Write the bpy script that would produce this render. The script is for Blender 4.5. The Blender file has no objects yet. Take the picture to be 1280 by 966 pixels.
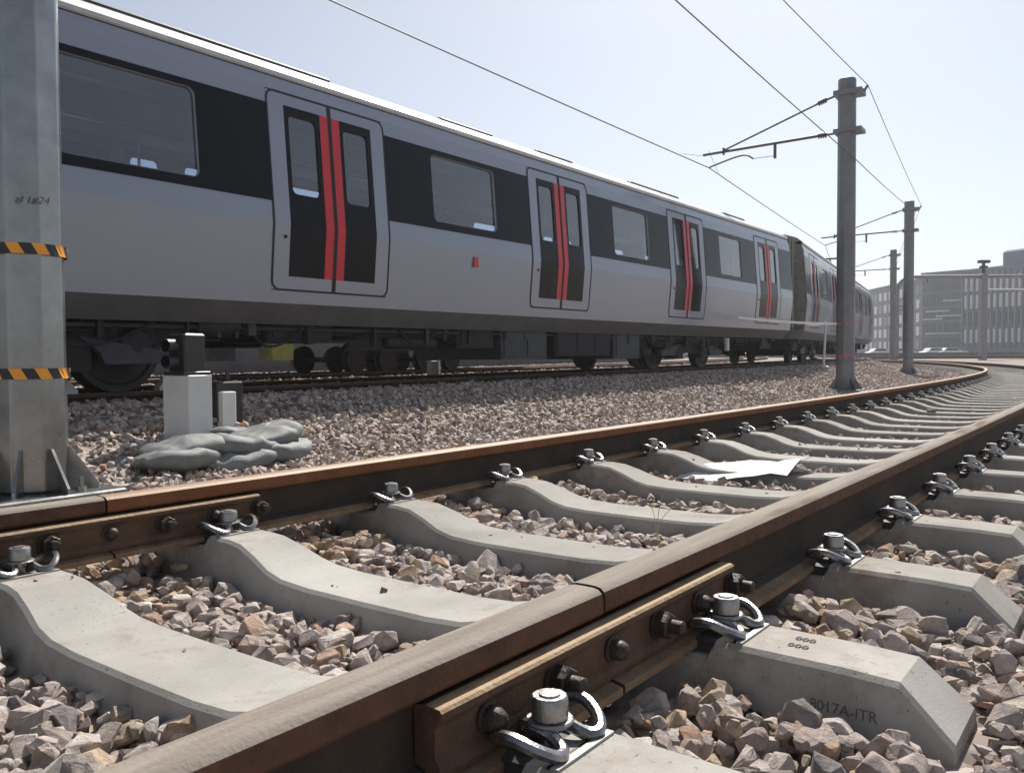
import bpy, bmesh, math, random
import numpy as np
from mathutils import Vector, Matrix
R = math.radians
random.seed(7); rng = np.random.default_rng(7)
scene = bpy.context.scene
C = scene.collection

# ------------------------------------------------------------------ camera, sky, sun, exposure
CAM_H = 0.3585                       # camera height above the top of the near rails (z = 0)
FPX = 1063.15                        # focal length in pixels of the 1280 px wide photograph
cam = bpy.data.cameras.new('camera'); camo = bpy.data.objects.new('camera', cam); C.objects.link(camo)
cam.sensor_width = 36.0; cam.lens = 36.0 * FPX / 1280.0; cam.clip_start = 0.02; cam.clip_end = 3000
PITCH = math.atan((483 - 447.493) / FPX)
camo.matrix_world = Matrix.Translation((0, 0, CAM_H)) @ Matrix.Rotation(R(90) - PITCH, 4, 'X') @ Matrix.Rotation(-0.00616, 4, 'Z')
scene.camera = camo
SUN_AZ, SUN_EL = R(18.0), R(48.0)    # azimuth measured from +Y (view direction) towards +X
world = bpy.data.worlds.new('World'); scene.world = world; world.use_nodes = True
wn = world.node_tree.nodes; wl = world.node_tree.links
sky = wn.new('ShaderNodeTexSky'); sky.sky_type = 'NISHITA'; sky.sun_disc = False
sky.sun_elevation = SUN_EL; sky.sun_rotation = SUN_AZ
sky.air_density = 1.0; sky.dust_density = 1.4; sky.ozone_density = 2.0; sky.altitude = 0
bg = wn['Background']; bg.inputs['Strength'].default_value = 0.077
hs = wn.new('ShaderNodeHueSaturation'); hs.inputs['Saturation'].default_value = 0.6; wl.new(sky.outputs['Color'], hs.inputs['Color']); wl.new(hs.outputs['Color'], bg.inputs['Color'])   # pale hazy sky
sl = bpy.data.lights.new('sun', 'SUN'); sl.energy = 5.0; sl.angle = R(0.6); sl.color = (1.0, 0.945, 0.87)
so = bpy.data.objects.new('sun', sl); C.objects.link(so)
sdir = Vector((math.sin(SUN_AZ) * math.cos(SUN_EL), math.cos(SUN_AZ) * math.cos(SUN_EL), math.sin(SUN_EL)))
so.rotation_euler = sdir.to_track_quat('Z', 'Y').to_euler(); so.location = (30, 60, 60)
scene.view_settings.view_transform = 'Standard'; scene.view_settings.look = 'None'
scene.view_settings.exposure = 0.55; scene.view_settings.gamma = 1.0; scene.view_settings.use_curve_mapping = False
scene.render.engine = 'CYCLES'
scene.cycles.max_bounces = 8; scene.cycles.transparent_max_bounces = 12

# ------------------------------------------------------------------ materials
def mat(name, col, rough=0.6, metal=0.0, var=0.0, vscale=8.0, bump=0.0, bscale=60.0, spec=0.5, col2=None, detail=6.0, dirt=None, streak=False):
    m = bpy.data.materials.new(name); m.use_nodes = True
    nt = m.node_tree; n = nt.nodes; l = nt.links; b = n['Principled BSDF']
    b.inputs['Roughness'].default_value = rough; b.inputs['Metallic'].default_value = metal
    b.inputs['Specular IOR Level'].default_value = spec
    b.inputs['Base Color'].default_value = (*col, 1)
    tc = n.new('ShaderNodeTexCoord')
    if streak:      # rails lie along one heading: stretch the grain lengthwise
        vr = n.new('ShaderNodeVectorRotate'); vr.rotation_type = 'Z_AXIS'; vr.inputs['Angle'].default_value = -R(90 - 36.9); l.new(tc.outputs['Object'], vr.inputs['Vector'])
        vm = n.new('ShaderNodeVectorMath'); vm.operation = 'MULTIPLY'; vm.inputs[1].default_value = (0.16, 1.5, 1.0); l.new(vr.outputs[0], vm.inputs[0]); tcv = vm.outputs[0]
    else: tcv = tc.outputs['Object']
    if var > 0 or col2:
        no = n.new('ShaderNodeTexNoise'); no.inputs['Scale'].default_value = vscale; no.inputs['Detail'].default_value = detail
        no.inputs['Roughness'].default_value = 0.65
        l.new(tcv, no.inputs['Vector'])
        r = n.new('ShaderNodeValToRGB'); r.color_ramp.elements[0].position = 0.33; r.color_ramp.elements[1].position = 0.68
        c2 = col2 if col2 else tuple(min(1, c * (1 + var)) for c in col)
        c1 = col if col2 else tuple(c * (1 - var) for c in col)
        r.color_ramp.elements[0].color = (*c1, 1); r.color_ramp.elements[1].color = (*c2, 1)
        l.new(no.outputs['Fac'], r.inputs['Fac']); out = r.outputs['Color']
        if dirt:
            n2 = n.new('ShaderNodeTexNoise'); n2.inputs['Scale'].default_value = dirt[1]; n2.inputs['Detail'].default_value = 8
            l.new(tcv, n2.inputs['Vector'])
            r2 = n.new('ShaderNodeValToRGB'); r2.color_ramp.elements[0].position = dirt[2]; r2.color_ramp.elements[1].position = dirt[2] + 0.09
            l.new(n2.outputs['Fac'], r2.inputs['Fac'])
            mx = n.new('ShaderNodeMix'); mx.data_type = 'RGBA'; l.new(r2.outputs['Color'], mx.inputs['Factor'])
            l.new(out, mx.inputs['A']); mx.inputs['B'].default_value = (*dirt[0], 1); out = mx.outputs['Result']
        l.new(out, b.inputs['Base Color'])
        rr = n.new('ShaderNodeMapRange'); rr.inputs['To Min'].default_value = max(0.02, rough - 0.12); rr.inputs['To Max'].default_value = min(1, rough + 0.12)
        l.new(no.outputs['Fac'], rr.inputs['Value']); l.new(rr.outputs['Result'], b.inputs['Roughness'])
    if bump > 0:
        nb = n.new('ShaderNodeTexNoise'); nb.inputs['Scale'].default_value = bscale; nb.inputs['Detail'].default_value = 5
        l.new(tc.outputs['Object'], nb.inputs['Vector'])
        bp = n.new('ShaderNodeBump'); bp.inputs['Strength'].default_value = bump; bp.inputs['Distance'].default_value = 0.01
        l.new(nb.outputs['Fac'], bp.inputs['Height']); l.new(bp.outputs['Normal'], b.inputs['Normal'])
    return m

def stone_mat(name, source):
    m = bpy.data.materials.new(name); m.use_nodes = True
    nt = m.node_tree; n = nt.nodes; l = nt.links; b = n['Principled BSDF']
    b.inputs['Roughness'].default_value = 0.9; b.inputs['Specular IOR Level'].default_value = 0.25
    if source == 'object':
        src = n.new('ShaderNodeObjectInfo').outputs['Random']
    elif source == 'attr':
        a = n.new('ShaderNodeAttribute'); a.attribute_name = 'rnd'; src = a.outputs['Fac']
    tc = n.new('ShaderNodeTexCoord')
    ramp = n.new('ShaderNodeValToRGB'); ramp.color_ramp.interpolation = 'LINEAR'
    pal = [(0.0, (0.249, 0.223, 0.214)), (0.12, (0.381, 0.323, 0.292)), (0.3, (0.512, 0.437, 0.392)), (0.45, (0.585, 0.524, 0.478)),
           (0.6, (0.453, 0.366, 0.328)), (0.72, (0.659, 0.602, 0.548)), (0.80, (0.497, 0.416, 0.370)), (0.86, (0.409, 0.266, 0.199)), (0.92, (0.541, 0.437, 0.314)), (1.0, (0.322, 0.294, 0.285))]
    e = ramp.color_ramp.elements
    e[0].position, e[0].color = pal[0][0], (*pal[0][1], 1); e[1].position, e[1].color = 1.0, (*pal[-1][1], 1)
    for p, c in pal[1:-1]:
        x = e.new(p); x.color = (*c, 1)
    l.new(src, ramp.inputs['Fac'])
    no = n.new('ShaderNodeTexNoise'); no.inputs['Scale'].default_value = 26; no.inputs['Detail'].default_value = 8; no.inputs['Roughness'].default_value = 0.7
    geo = n.new('ShaderNodeNewGeometry'); l.new(geo.outputs['Position'], no.inputs['Vector'])
    mr = n.new('ShaderNodeMapRange'); mr.inputs['From Min'].default_value = 0.3; mr.inputs['From Max'].default_value = 0.7
    mr.inputs['To Min'].default_value = 0.55; mr.inputs['To Max'].default_value = 1.35
    l.new(no.outputs['Fac'], mr.inputs['Value'])
    mx = n.new('ShaderNodeMix'); mx.data_type = 'RGBA'; mx.blend_type = 'MULTIPLY'; mx.inputs['Factor'].default_value = 1
    l.new(ramp.outputs['Color'], mx.inputs['A']); l.new(mr.outputs['Result'], mx.inputs['B'])
    l.new(mx.outputs['Result'], b.inputs['Base Color'])
    nb = n.new('ShaderNodeTexNoise'); nb.inputs['Scale'].default_value = 60; nb.inputs['Detail'].default_value = 9; nb.inputs['Roughness'].default_value = 0.72
    l.new(geo.outputs['Position'], nb.inputs['Vector'])
    bp = n.new('ShaderNodeBump'); bp.inputs['Strength'].default_value = 0.9; bp.inputs['Distance'].default_value = 0.014
    l.new(nb.outputs['Fac'], bp.inputs['Height']); l.new(bp.outputs['Normal'], b.inputs['Normal'])
    return m

def ground_mat():
    m = bpy.data.materials.new('ballast ground'); m.use_nodes = True
    nt = m.node_tree; n = nt.nodes; l = nt.links; b = n['Principled BSDF']
    b.inputs['Roughness'].default_value = 0.95; b.inputs['Specular IOR Level'].default_value = 0.2
    geo = n.new('ShaderNodeNewGeometry')
    v = n.new('ShaderNodeTexVoronoi'); v.inputs['Scale'].default_value = 14
    l.new(geo.outputs['Position'], v.inputs['Vector'])
    ramp = n.new('ShaderNodeValToRGB'); e = ramp.color_ramp.elements
    e[0].color = (0.19, 0.155, 0.14, 1); e[1].color = (0.37, 0.32, 0.29, 1); x = e.new(0.5); x.color = (0.28, 0.235, 0.21, 1)
    sep = n.new('ShaderNodeSeparateColor'); l.new(v.outputs['Color'], sep.inputs['Color']); l.new(sep.outputs['Red'], ramp.inputs['Fac'])
    l.new(ramp.outputs['Color'], b.inputs['Base Color'])
    bp = n.new('ShaderNodeBump'); bp.inputs['Strength'].default_value = 1.0; bp.inputs['Distance'].default_value = 0.04; bp.invert = True
    l.new(v.outputs['Distance'], bp.inputs['Height']); l.new(bp.outputs['Normal'], b.inputs['Normal'])
    return m

def glass_mat(name, tint, refl=1.0):
    m = bpy.data.materials.new(name); m.use_nodes = True
    nt = m.node_tree; n = nt.nodes; l = nt.links; n.remove(n['Principled BSDF'])
    t = n.new('ShaderNodeBsdfTransparent'); t.inputs['Color'].default_value = (*tint, 1)
    g = n.new('ShaderNodeBsdfGlossy'); g.inputs['Roughness'].default_value = 0.03; g.inputs['Color'].default_value = (refl, refl, refl, 1)
    f = n.new('ShaderNodeLayerWeight'); f.inputs['Blend'].default_value = 0.5
    pw = n.new('ShaderNodeMath'); pw.operation = 'POWER'; pw.inputs[1].default_value = 4.0; l.new(f.outputs['Facing'], pw.inputs[0])
    mul = n.new('ShaderNodeMath'); mul.operation = 'MULTIPLY_ADD'; mul.inputs[1].default_value = 0.9; mul.inputs[2].default_value = 0.14; mul.use_clamp = True
    l.new(pw.outputs[0], mul.inputs[0])
    mx = n.new('ShaderNodeMixShader'); l.new(mul.outputs[0], mx.inputs['Fac']); l.new(t.outputs[0], mx.inputs[1]); l.new(g.outputs[0], mx.inputs[2])
    l.new(mx.outputs[0], n['Material Output'].inputs['Surface'])
    return m

M = {}
M['rail_top'] = mat('worn rail head', (0.175, 0.145, 0.12), 0.85, 0.0, col2=(0.275, 0.245, 0.21), vscale=20, bump=0.2, bscale=150, spec=0.2, dirt=((0.13, 0.075, 0.045), 9, 0.57), streak=True)
M['rail_side'] = mat('rusty rail side', (0.075, 0.04, 0.026), 0.8, 0.0, col2=(0.15, 0.075, 0.042), vscale=18, bump=0.5, bscale=120, spec=0.25)
M['rail_web_shaded'] = mat('shade-darkened rail web', (0.035, 0.03, 0.027), 0.8, 0.0, col2=(0.075, 0.05, 0.036), vscale=9, bump=0.4, bscale=140, spec=0.25)  # darker than the head side: shade below the head put into the colour
M['rail_foot_lit'] = mat('sunlit rail foot edge', (0.16, 0.095, 0.055), 0.8, 0.0, col2=(0.27, 0.195, 0.12), vscale=14, bump=0.4, bscale=120, spec=0.25)  # lighter than the side: sun on the foot edge put into the colour
M['rail_top_far'] = mat('orange rusty rail head', (0.21, 0.12, 0.065), 0.6, 0.1, col2=(0.30, 0.20, 0.13), vscale=22, bump=0.1, bscale=220, streak=True)
M['rail_side_far'] = mat('orange rusty head side', (0.16, 0.062, 0.026), 0.8, 0.0, col2=(0.24, 0.10, 0.045), vscale=14, bump=0.4, bscale=120, spec=0.25)
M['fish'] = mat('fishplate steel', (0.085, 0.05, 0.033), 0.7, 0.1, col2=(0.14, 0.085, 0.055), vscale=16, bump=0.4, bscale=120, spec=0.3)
M['fish_top_lit'] = mat('sunlit fishplate top edge', (0.28, 0.185, 0.095), 0.7, 0.0, col2=(0.38, 0.28, 0.18), vscale=25, bump=0.3, bscale=120, spec=0.3)  # pale strip: sunlight on the plate's top painted as colour
M['dark_bolt'] = mat('dark track bolt', (0.05, 0.038, 0.03), 0.55, 0.4, var=0.4, vscale=40, bump=0.3, bscale=150)
def concrete_mat():
    m = bpy.data.materials.new('sleeper concrete'); m.use_nodes = True; nt = m.node_tree; n = nt.nodes; l = nt.links; b = n['Principled BSDF']
    b.inputs['Roughness'].default_value = 0.9; b.inputs['Specular IOR Level'].default_value = 0.2
    tc = n.new('ShaderNodeTexCoord'); oi = n.new('ShaderNodeObjectInfo')
    ad = n.new('ShaderNodeVectorMath'); ad.operation = 'MULTIPLY_ADD'; ad.inputs[1].default_value = (1, 1, 1)
    cx = n.new('ShaderNodeCombineXYZ'); ml = n.new('ShaderNodeMath'); ml.operation = 'MULTIPLY'; ml.inputs[1].default_value = 60.0
    l.new(oi.outputs['Random'], ml.inputs[0]); l.new(ml.outputs[0], cx.inputs['X']); l.new(ml.outputs[0], cx.inputs['Y'])
    l.new(tc.outputs['Object'], ad.inputs[0]); l.new(cx.outputs[0], ad.inputs[2])
    def noise(scale, det, rough=0.6):
        x = n.new('ShaderNodeTexNoise'); x.inputs['Scale'].default_value = scale; x.inputs['Detail'].default_value = det; x.inputs['Roughness'].default_value = rough; l.new(ad.outputs[0], x.inputs['Vector']); return x.outputs['Fac']
    def ramp(fac, p0, c0, p1, c1):
        r = n.new('ShaderNodeValToRGB'); e = r.color_ramp.elements; e[0].position = p0; e[0].color = (*c0, 1); e[1].position = p1; e[1].color = (*c1, 1); l.new(fac, r.inputs['Fac']); return r.outputs['Color']
    def mix(f, a, bb, mode='MIX'):
        x = n.new('ShaderNodeMix'); x.data_type = 'RGBA'; x.blend_type = mode
        if isinstance(f, float): x.inputs['Factor'].default_value = f
        else: l.new(f, x.inputs['Factor'])
        l.new(a, x.inputs['A'])
        if isinstance(bb, tuple): x.inputs['B'].default_value = (*bb, 1)
        else: l.new(bb, x.inputs['B'])
        return x.outputs['Result']
    base = ramp(noise(4.0, 9), 0.3, (0.26, 0.25, 0.23), 0.7, (0.355, 0.342, 0.315))
    base = mix(ramp(noise(7.0, 8, 0.7), 0.55, (0, 0, 0), 0.74, (0.7,) * 3), base, (0.18, 0.135, 0.095))         # brown stains
    base = mix(ramp(noise(2.2, 6, 0.6), 0.56, (0, 0, 0), 0.72, (0.7,) * 3), base, (0.37, 0.36, 0.335))            # pale dusting
    sx = n.new('ShaderNodeSeparateXYZ'); l.new(tc.outputs['Object'], sx.inputs[0])
    ab = n.new('ShaderNodeMath'); ab.operation = 'ABSOLUTE'; l.new(sx.outputs['Y'], ab.inputs[0])
    cmp = n.new('ShaderNodeMath'); cmp.operation = 'SUBTRACT'; cmp.inputs[1].default_value = 0.7555; l.new(ab.outputs[0], cmp.inputs[0])
    ab2 = n.new('ShaderNodeMath'); ab2.operation = 'ABSOLUTE'; l.new(cmp.outputs[0], ab2.inputs[0])
    near = n.new('ShaderNodeMapRange'); near.inputs['From Min'].default_value = 0.10; near.inputs['From Max'].default_value = 0.34; near.inputs['To Min'].default_value = 1.0; near.inputs['To Max'].default_value = 0.0; l.new(ab2.outputs[0], near.inputs['Value'])
    rs = n.new('ShaderNodeMath'); rs.operation = 'MULTIPLY'; l.new(near.outputs['Result'], rs.inputs[0]); l.new(ramp(noise(11.0, 9, 0.7), 0.42, (0, 0, 0), 0.7, (0.75,) * 3), rs.inputs[1])
    base = mix(rs.outputs[0], base, (0.17, 0.10, 0.06))                                                            # rust washed off the rail and clips
    base = mix(ramp(noise(120.0, 3, 0.5), 0.66, (0, 0, 0), 0.72, (0.8,) * 3), base, (0.13, 0.12, 0.11))         # pores
    mr = n.new('ShaderNodeMapRange'); mr.inputs['To Min'].default_value = 0.86; mr.inputs['To Max'].default_value = 1.12; l.new(oi.outputs['Random'], mr.inputs['Value'])
    base = mix(1.0, base, mr.outputs['Result'], 'MULTIPLY')
    l.new(base, b.inputs['Base Color'])
    bp = n.new('ShaderNodeBump'); bp.inputs['Strength'].default_value = 0.22; bp.inputs['Distance'].default_value = 0.006; l.new(noise(160.0, 6, 0.65), bp.inputs['Height']); l.new(bp.outputs['Normal'], b.inputs['Normal'])
    return m
M['concrete'] = concrete_mat()
M['pad'] = mat('black rubber guide plate', (0.03, 0.03, 0.03), 0.6, var=0.3)
M['pad_edge'] = mat('guide plate lip', (0.32, 0.32, 0.30), 0.5, 0.2, var=0.2, vscale=40)
M['clip'] = mat('spring steel clip', (0.27, 0.268, 0.27), 0.28, 0.9, var=0.2, vscale=60, bump=0.1, bscale=200)
M['boltm'] = mat('zinc bolt', (0.34, 0.33, 0.31), 0.38, 0.85, var=0.25, vscale=50, bump=0.15, bscale=200)
M['ground'] = ground_mat(); M['stone_o'] = stone_mat('ballast stone', 'object'); M['stone_a'] = stone_mat('loose ballast', 'attr')
M['galv'] = mat('galvanised steel', (0.24, 0.245, 0.24), 0.30, 0.9, col2=(0.34, 0.35, 0.35), vscale=5, bump=0.05, bscale=60, detail=9, dirt=((0.27, 0.26, 0.23), 6, 0.66))
M['mast_grey'] = mat('weathered mast steel', (0.17, 0.175, 0.185), 0.5, 0.4, col2=(0.24, 0.245, 0.26), vscale=4, bump=0.08, bscale=60)
M['orange'] = mat('orange tape', (0.85, 0.36, 0.03), 0.5); M['blacktape'] = mat('black tape', (0.02, 0.022, 0.026), 0.5)
M['pink'] = mat('faded red tape', (0.55, 0.15, 0.17), 0.6)
M['body'] = mat('silver grey train paint', (0.275, 0.302, 0.36), 0.2, 0.3, col2=(0.284, 0.312, 0.37), vscale=0.8, bump=0.02, bscale=2.2, dirt=((0.7, 0.7, 0.7), 38, 0.735))
M['blackband'] = mat('black gloss band', (0.009, 0.009, 0.013), 0.12, 0.0, spec=0.13)
M['red'] = mat('red door stripe', (0.55, 0.018, 0.028), 0.35)
M['seal'] = mat('black rubber seal', (0.012, 0.012, 0.014), 0.7)
M['roof'] = mat('train roof light grey', (0.50, 0.51, 0.51), 0.45, 0.2, var=0.12, vscale=3)
M['under'] = mat('dark underframe', (0.022, 0.022, 0.024), 0.75, 0.1, var=0.4, vscale=6, bump=0.3, bscale=40)
M['under2'] = mat('grey blue equipment', (0.045, 0.05, 0.062), 0.6, 0.1, var=0.35, vscale=6)
M['solebar'] = mat('grey solebar', (0.13, 0.13, 0.13), 0.55, 0.2, var=0.15, vscale=4)
M['wheel'] = mat('dark wheel steel', (0.04, 0.037, 0.035), 0.55, 0.5, var=0.3)
M['steel'] = mat('bright steel', (0.5, 0.5, 0.52), 0.3, 0.9, var=0.1)
M['lining'] = mat('interior lining', (0.60, 0.64, 0.70), 0.5); M['floor_in'] = mat('interior floor', (0.08, 0.08, 0.09), 0.6)
M['frame_in'] = mat('window reveal', (0.3, 0.32, 0.35), 0.5)
M['glass'] = glass_mat('tinted train glass', (0.60, 0.67, 0.78)); M['bell'] = mat('bellows rubber', (0.2, 0.205, 0.19), 0.8, var=0.3)
M['white'] = mat('white paint', (0.60, 0.61, 0.60), 0.55, var=0.06, vscale=5, dirt=((0.55, 0.5, 0.44), 7, 0.66))
M['blackbox'] = mat('black plastic', (0.02, 0.02, 0.022), 0.4, var=0.3)
M['redlens'] = mat('red lens', (0.45, 0.02, 0.03), 0.2); M['greenlens'] = mat('green lens', (0.01, 0.09, 0.06), 0.2)
M['bag'] = mat('grey woven sandbag', (0.15, 0.16, 0.158), 0.6, 0.0, col2=(0.22, 0.23, 0.226), vscale=6, bump=0.5, bscale=130, spec=0.4)
M['wire'] = mat('wire', (0.10, 0.10, 0.105), 0.6, 0.4); M['insul'] = mat('insulator', (0.07, 0.075, 0.08), 0.4)
M['yellowgreen'] = mat('yellow green box', (0.26, 0.28, 0.08), 0.55, var=0.15)
M['paper'] = mat('white sheet', (0.56, 0.56, 0.55), 0.6, var=0.1, vscale=6)
M['grassy'] = mat('dry grass', (0.42, 0.36, 0.22), 0.8, var=0.2)
M['green'] = mat('short green grass', (0.08, 0.12, 0.04), 0.9, var=0.4, vscale=3)
M['bld1'] = mat('grey rendered facade', (0.19, 0.20, 0.225), 0.85, var=0.1, vscale=0.3)
M['bld2'] = mat('slate blue facade', (0.14, 0.165, 0.22), 0.7, var=0.1, vscale=0.3)
M['bld3'] = mat('dark curtain wall', (0.13, 0.145, 0.165), 0.6, var=0.12, vscale=0.3)
M['winlight'] = mat('pale window blind', (0.60, 0.63, 0.66), 0.35, var=0.1); M['windark'] = mat('dark window glass', (0.05, 0.06, 0.08), 0.12)
M['lowwall'] = mat('dark concrete wall', (0.10, 0.10, 0.105), 0.85, var=0.2, vscale=1)
M['carw'] = mat('white car paint', (0.75, 0.75, 0.75), 0.25); M['carglass'] = mat('car glass', (0.03, 0.035, 0.04), 0.08); M['tyre'] = mat('tyre', (0.02, 0.02, 0.02), 0.8)
M['tapew'] = mat('white tape', (0.85, 0.85, 0.8), 0.4); M['pencil'] = mat('marker ink', (0.09, 0.085, 0.08), 0.8); M['stamp'] = mat('stamped lettering', (0.115, 0.11, 0.10), 0.95)

# ------------------------------------------------------------------ mesh helpers
class MB:
    def __init__(s): s.v = []; s.f = []; s.mi = []
    def add(s, vs, fs, mi=0):
        o = len(s.v); s.v += [tuple(p) for p in vs]; s.f += [tuple(i + o for i in f) for f in fs]; s.mi += [mi] * len(fs); return s
    def box(s, x0, x1, y0, y1, z0, z1, mi=0, mat4=None):
        vs = [(x, y, z) for z in (z0, z1) for y in (y0, y1) for x in (x0, x1)]
        if mat4 is not None: vs = [tuple(mat4 @ Vector(p)) for p in vs]
        return s.add(vs, [(0, 2, 3, 1), (4, 5, 7, 6), (0, 1, 5, 4), (2, 6, 7, 3), (0, 4, 6, 2), (1, 3, 7, 5)], mi)
    def cbox(s, x0, x1, y0, y1, z0, z1, c=0.01, mi=0):
        # box with chamfered vertical and top edges
        def ring(z, i): return [(x0 + i + c, y0 + i, z), (x1 - i - c, y0 + i, z), (x1 - i, y0 + i + c, z), (x1 - i, y1 - i - c, z), (x1 - i - c, y1 - i, z), (x0 + i + c, y1 - i, z), (x0 + i, y1 - i - c, z), (x0 + i, y0 + i + c, z)]
        vs = ring(z0, 0) + ring(z1 - c, 0) + ring(z1, c); n = 8
        fs = [tuple(range(n))[::-1]] + [tuple(range(2 * n, 3 * n))]
        for k in range(2):
            for i in range(n): fs.append((k * n + i, k * n + (i + 1) % n, (k + 1) * n + (i + 1) % n, (k + 1) * n + i))
        return s.add(vs, fs, mi)
    def tube(s, pts, r, n=8, mi=0, caps=True):
        pts = [Vector(p) for p in pts]; rs = r if isinstance(r, (list, tuple)) else [r] * len(pts)
        vs = []; fs = []; prev = None
        for i, p in enumerate(pts):
            t = (pts[min(i + 1, len(pts) - 1)] - pts[max(i - 1, 0)]).normalized()
            if prev is None:
                a = Vector((0, 0, 1)) if abs(t.z) < 0.9 else Vector((1, 0, 0)); u = t.cross(a).normalized()
            else:
                u = (prev - t * prev.dot(t)).normalized()
            prev = u; w = t.cross(u)
            for k in range(n):
                a = 2 * math.pi * k / n; vs.append(p + (u * math.cos(a) + w * math.sin(a)) * rs[i])
        for i in range(len(pts) - 1):
            for k in range(n): fs.append((i * n + k, i * n + (k + 1) % n, (i + 1) * n + (k + 1) % n, (i + 1) * n + k))
        if caps: fs.append(tuple(range(n))[::-1]); fs.append(tuple((len(pts) - 1) * n + k for k in range(n)))
        return s.add(vs, fs, mi)
    def lathe(s, prof, axis=(0, 0, 1), o=(0, 0, 0), n=16, mi=0, ph=0.0):
        # prof: list of (radius, height) along the axis
        ax = Vector(axis).normalized(); a = Vector((1, 0, 0)) if abs(ax.x) < 0.9 else Vector((0, 1, 0))
        u = ax.cross(a).normalized(); w = ax.cross(u); o = Vector(o); vs = []; fs = []
        for (r, h) in prof:
            for k in range(n):
                t = 2 * math.pi * k / n + ph; vs.append(o + ax * h + (u * math.cos(t) + w * math.sin(t)) * max(r, 1e-4))
        for i in range(len(prof) - 1):
            for k in range(n): fs.append((i * n + k, i * n + (k + 1) % n, (i + 1) * n + (k + 1) % n, (i + 1) * n + k))
        fs.append(tuple(range(n))[::-1]); fs.append(tuple((len(prof) - 1) * n + k for k in range(n)))
        return s.add(vs, fs, mi)
    def prism(s, poly, y0, y1, mi=0):
        # poly in (x, z) extruded along y
        n = len(poly); vs = [(x, y0, z) for x, z in poly] + [(x, y1, z) for x, z in poly]
        fs = [tuple(range(n)), tuple(range(n, 2 * n))[::-1]] + [(i, i + n, (i + 1) % n + n, (i + 1) % n) for i in range(n)]
        return s.add(vs, fs, mi)
    def build(s, name, mats, parent=None, smooth=False, fix=True):
        me = bpy.data.meshes.new(name); me.from_pydata(s.v, [], s.f)
        if not isinstance(mats, (list, tuple)): mats = [mats]
        for m in mats: me.materials.append(M[m] if isinstance(m, str) else m)
        if len(mats) > 1: me.polygons.foreach_set('material_index', s.mi)
        if fix:
            bm = bmesh.new(); bm.from_mesh(me); bmesh.ops.recalc_face_normals(bm, faces=bm.faces); bm.to_mesh(me); bm.free()
        me.update()
        if smooth:
            me.shade_smooth()
            me.set_sharp_from_angle(angle=R(38 if smooth is True else smooth))
        o = bpy.data.objects.new(name, me); C.objects.link(o)
        if parent: o.parent = parent
        return o
def tag(o, label=None, cat=None, group=None, kind=None):
    if label: o['label'] = label
    if cat: o['category'] = cat
    if group: o['group'] = group
    if kind: o['kind'] = kind
    return o
def empty(name, loc=(0, 0, 0), rz=0.0, ry=0.0):
    e = bpy.data.objects.new(name, None); C.objects.link(e); e.location = loc; e.rotation_euler = (0, ry, rz); e.empty_display_size = 0.2
    return e
def copy_tree(o, parent=None):
    c = o.copy(); C.objects.link(c); c.parent = parent
    for ch in o.children: copy_tree(ch, c)
    return c
def text_mesh(name, body, size, matname, parent, mtx, shear=0.0):
    cu = bpy.data.curves.new(name, 'FONT'); cu.body = body; cu.size = size; cu.shear = shear; cu.align_x = 'CENTER'; cu.extrude = 0.0004
    t = bpy.data.objects.new(name, cu); C.objects.link(t)
    dg = bpy.context.evaluated_depsgraph_get(); me = bpy.data.meshes.new_from_object(t.evaluated_get(dg))
    bpy.data.objects.remove(t); me.materials.clear(); me.materials.append(M[matname])
    o = bpy.data.objects.new(name, me); C.objects.link(o); o.parent = parent; o.matrix_local = mtx
    return o

# ------------------------------------------------------------------ where the tracks run
TH0, K0, N0, K2 = 0.644734, 0.000288885, 0.738962, 0.000420373
DS = 0.05; S0 = -3.0
_s = np.arange(S0, 170, DS)
kap = np.where(_s < 30, K0 + K2 * np.clip(_s, 0, 100), 0.0)
kap = np.where(_s >= 30, (K0 + K2 * 30), kap); kap = np.where(_s < 0, 0, kap)
_th = TH0 - np.concatenate([[0], np.cumsum(kap[:-1] * DS)])
_x = np.concatenate([[0], np.cumsum(np.sin(_th[:-1]) * DS)]); _y = np.concatenate([[0], np.cumsum(np.cos(_th[:-1]) * DS)])
i0 = int(round(-S0 / DS)); _x += -N0 * math.cos(TH0) - _x[i0]; _y += N0 * math.sin(TH0) - _y[i0]
def near_path(s, off):            # off is measured to the left of the near rail's gauge edge
    x = np.interp(s, _s, _x); y = np.interp(s, _s, _y); th = np.interp(s, _s, _th)
    return x - off * math.cos(th), y + off * math.sin(th), th
def rise(y): return 0.0055 * max(0.0, y - 28.0)
NEAR_C, FAR_C, MID = -0.028, 1.483, 0.7275
PHI = R(35.9); PS, PC = math.sin(PHI), math.cos(PHI); TRACK2 = 8.3
_u = np.arange(-14, 150, DS)
tk = np.where(_u < 17.0, 0.0, np.where(_u < 31, 0.0105, 0.008))
tth = PHI - np.concatenate([[0], np.cumsum(tk[:-1] * DS)])
tx = np.concatenate([[0], np.cumsum(np.sin(tth[:-1]) * DS)]); ty = np.concatenate([[0], np.cumsum(np.cos(tth[:-1]) * DS)])
j0 = int(round(14 / DS)); tx += -TRACK2 * PC - tx[j0]; ty += TRACK2 * PS - ty[j0]
def zt(u): return 0.045 + 0.0053 * min(u, 60)
def train_path(u, d):             # d metres towards the camera from the train track's centre line
    x = np.interp(u, _u, tx); y = np.interp(u, _u, ty); th = np.interp(u, _u, tth)
    return x + d * math.cos(th), y - d * math.sin(th), th
NP = np.stack([_x[::4], _y[::4]], 1); NT = _th[::4]; NS = _s[::4]
TP = np.stack([tx[::4], ty[::4]], 1); TT = tth[::4]; TU = _u[::4]
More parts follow.
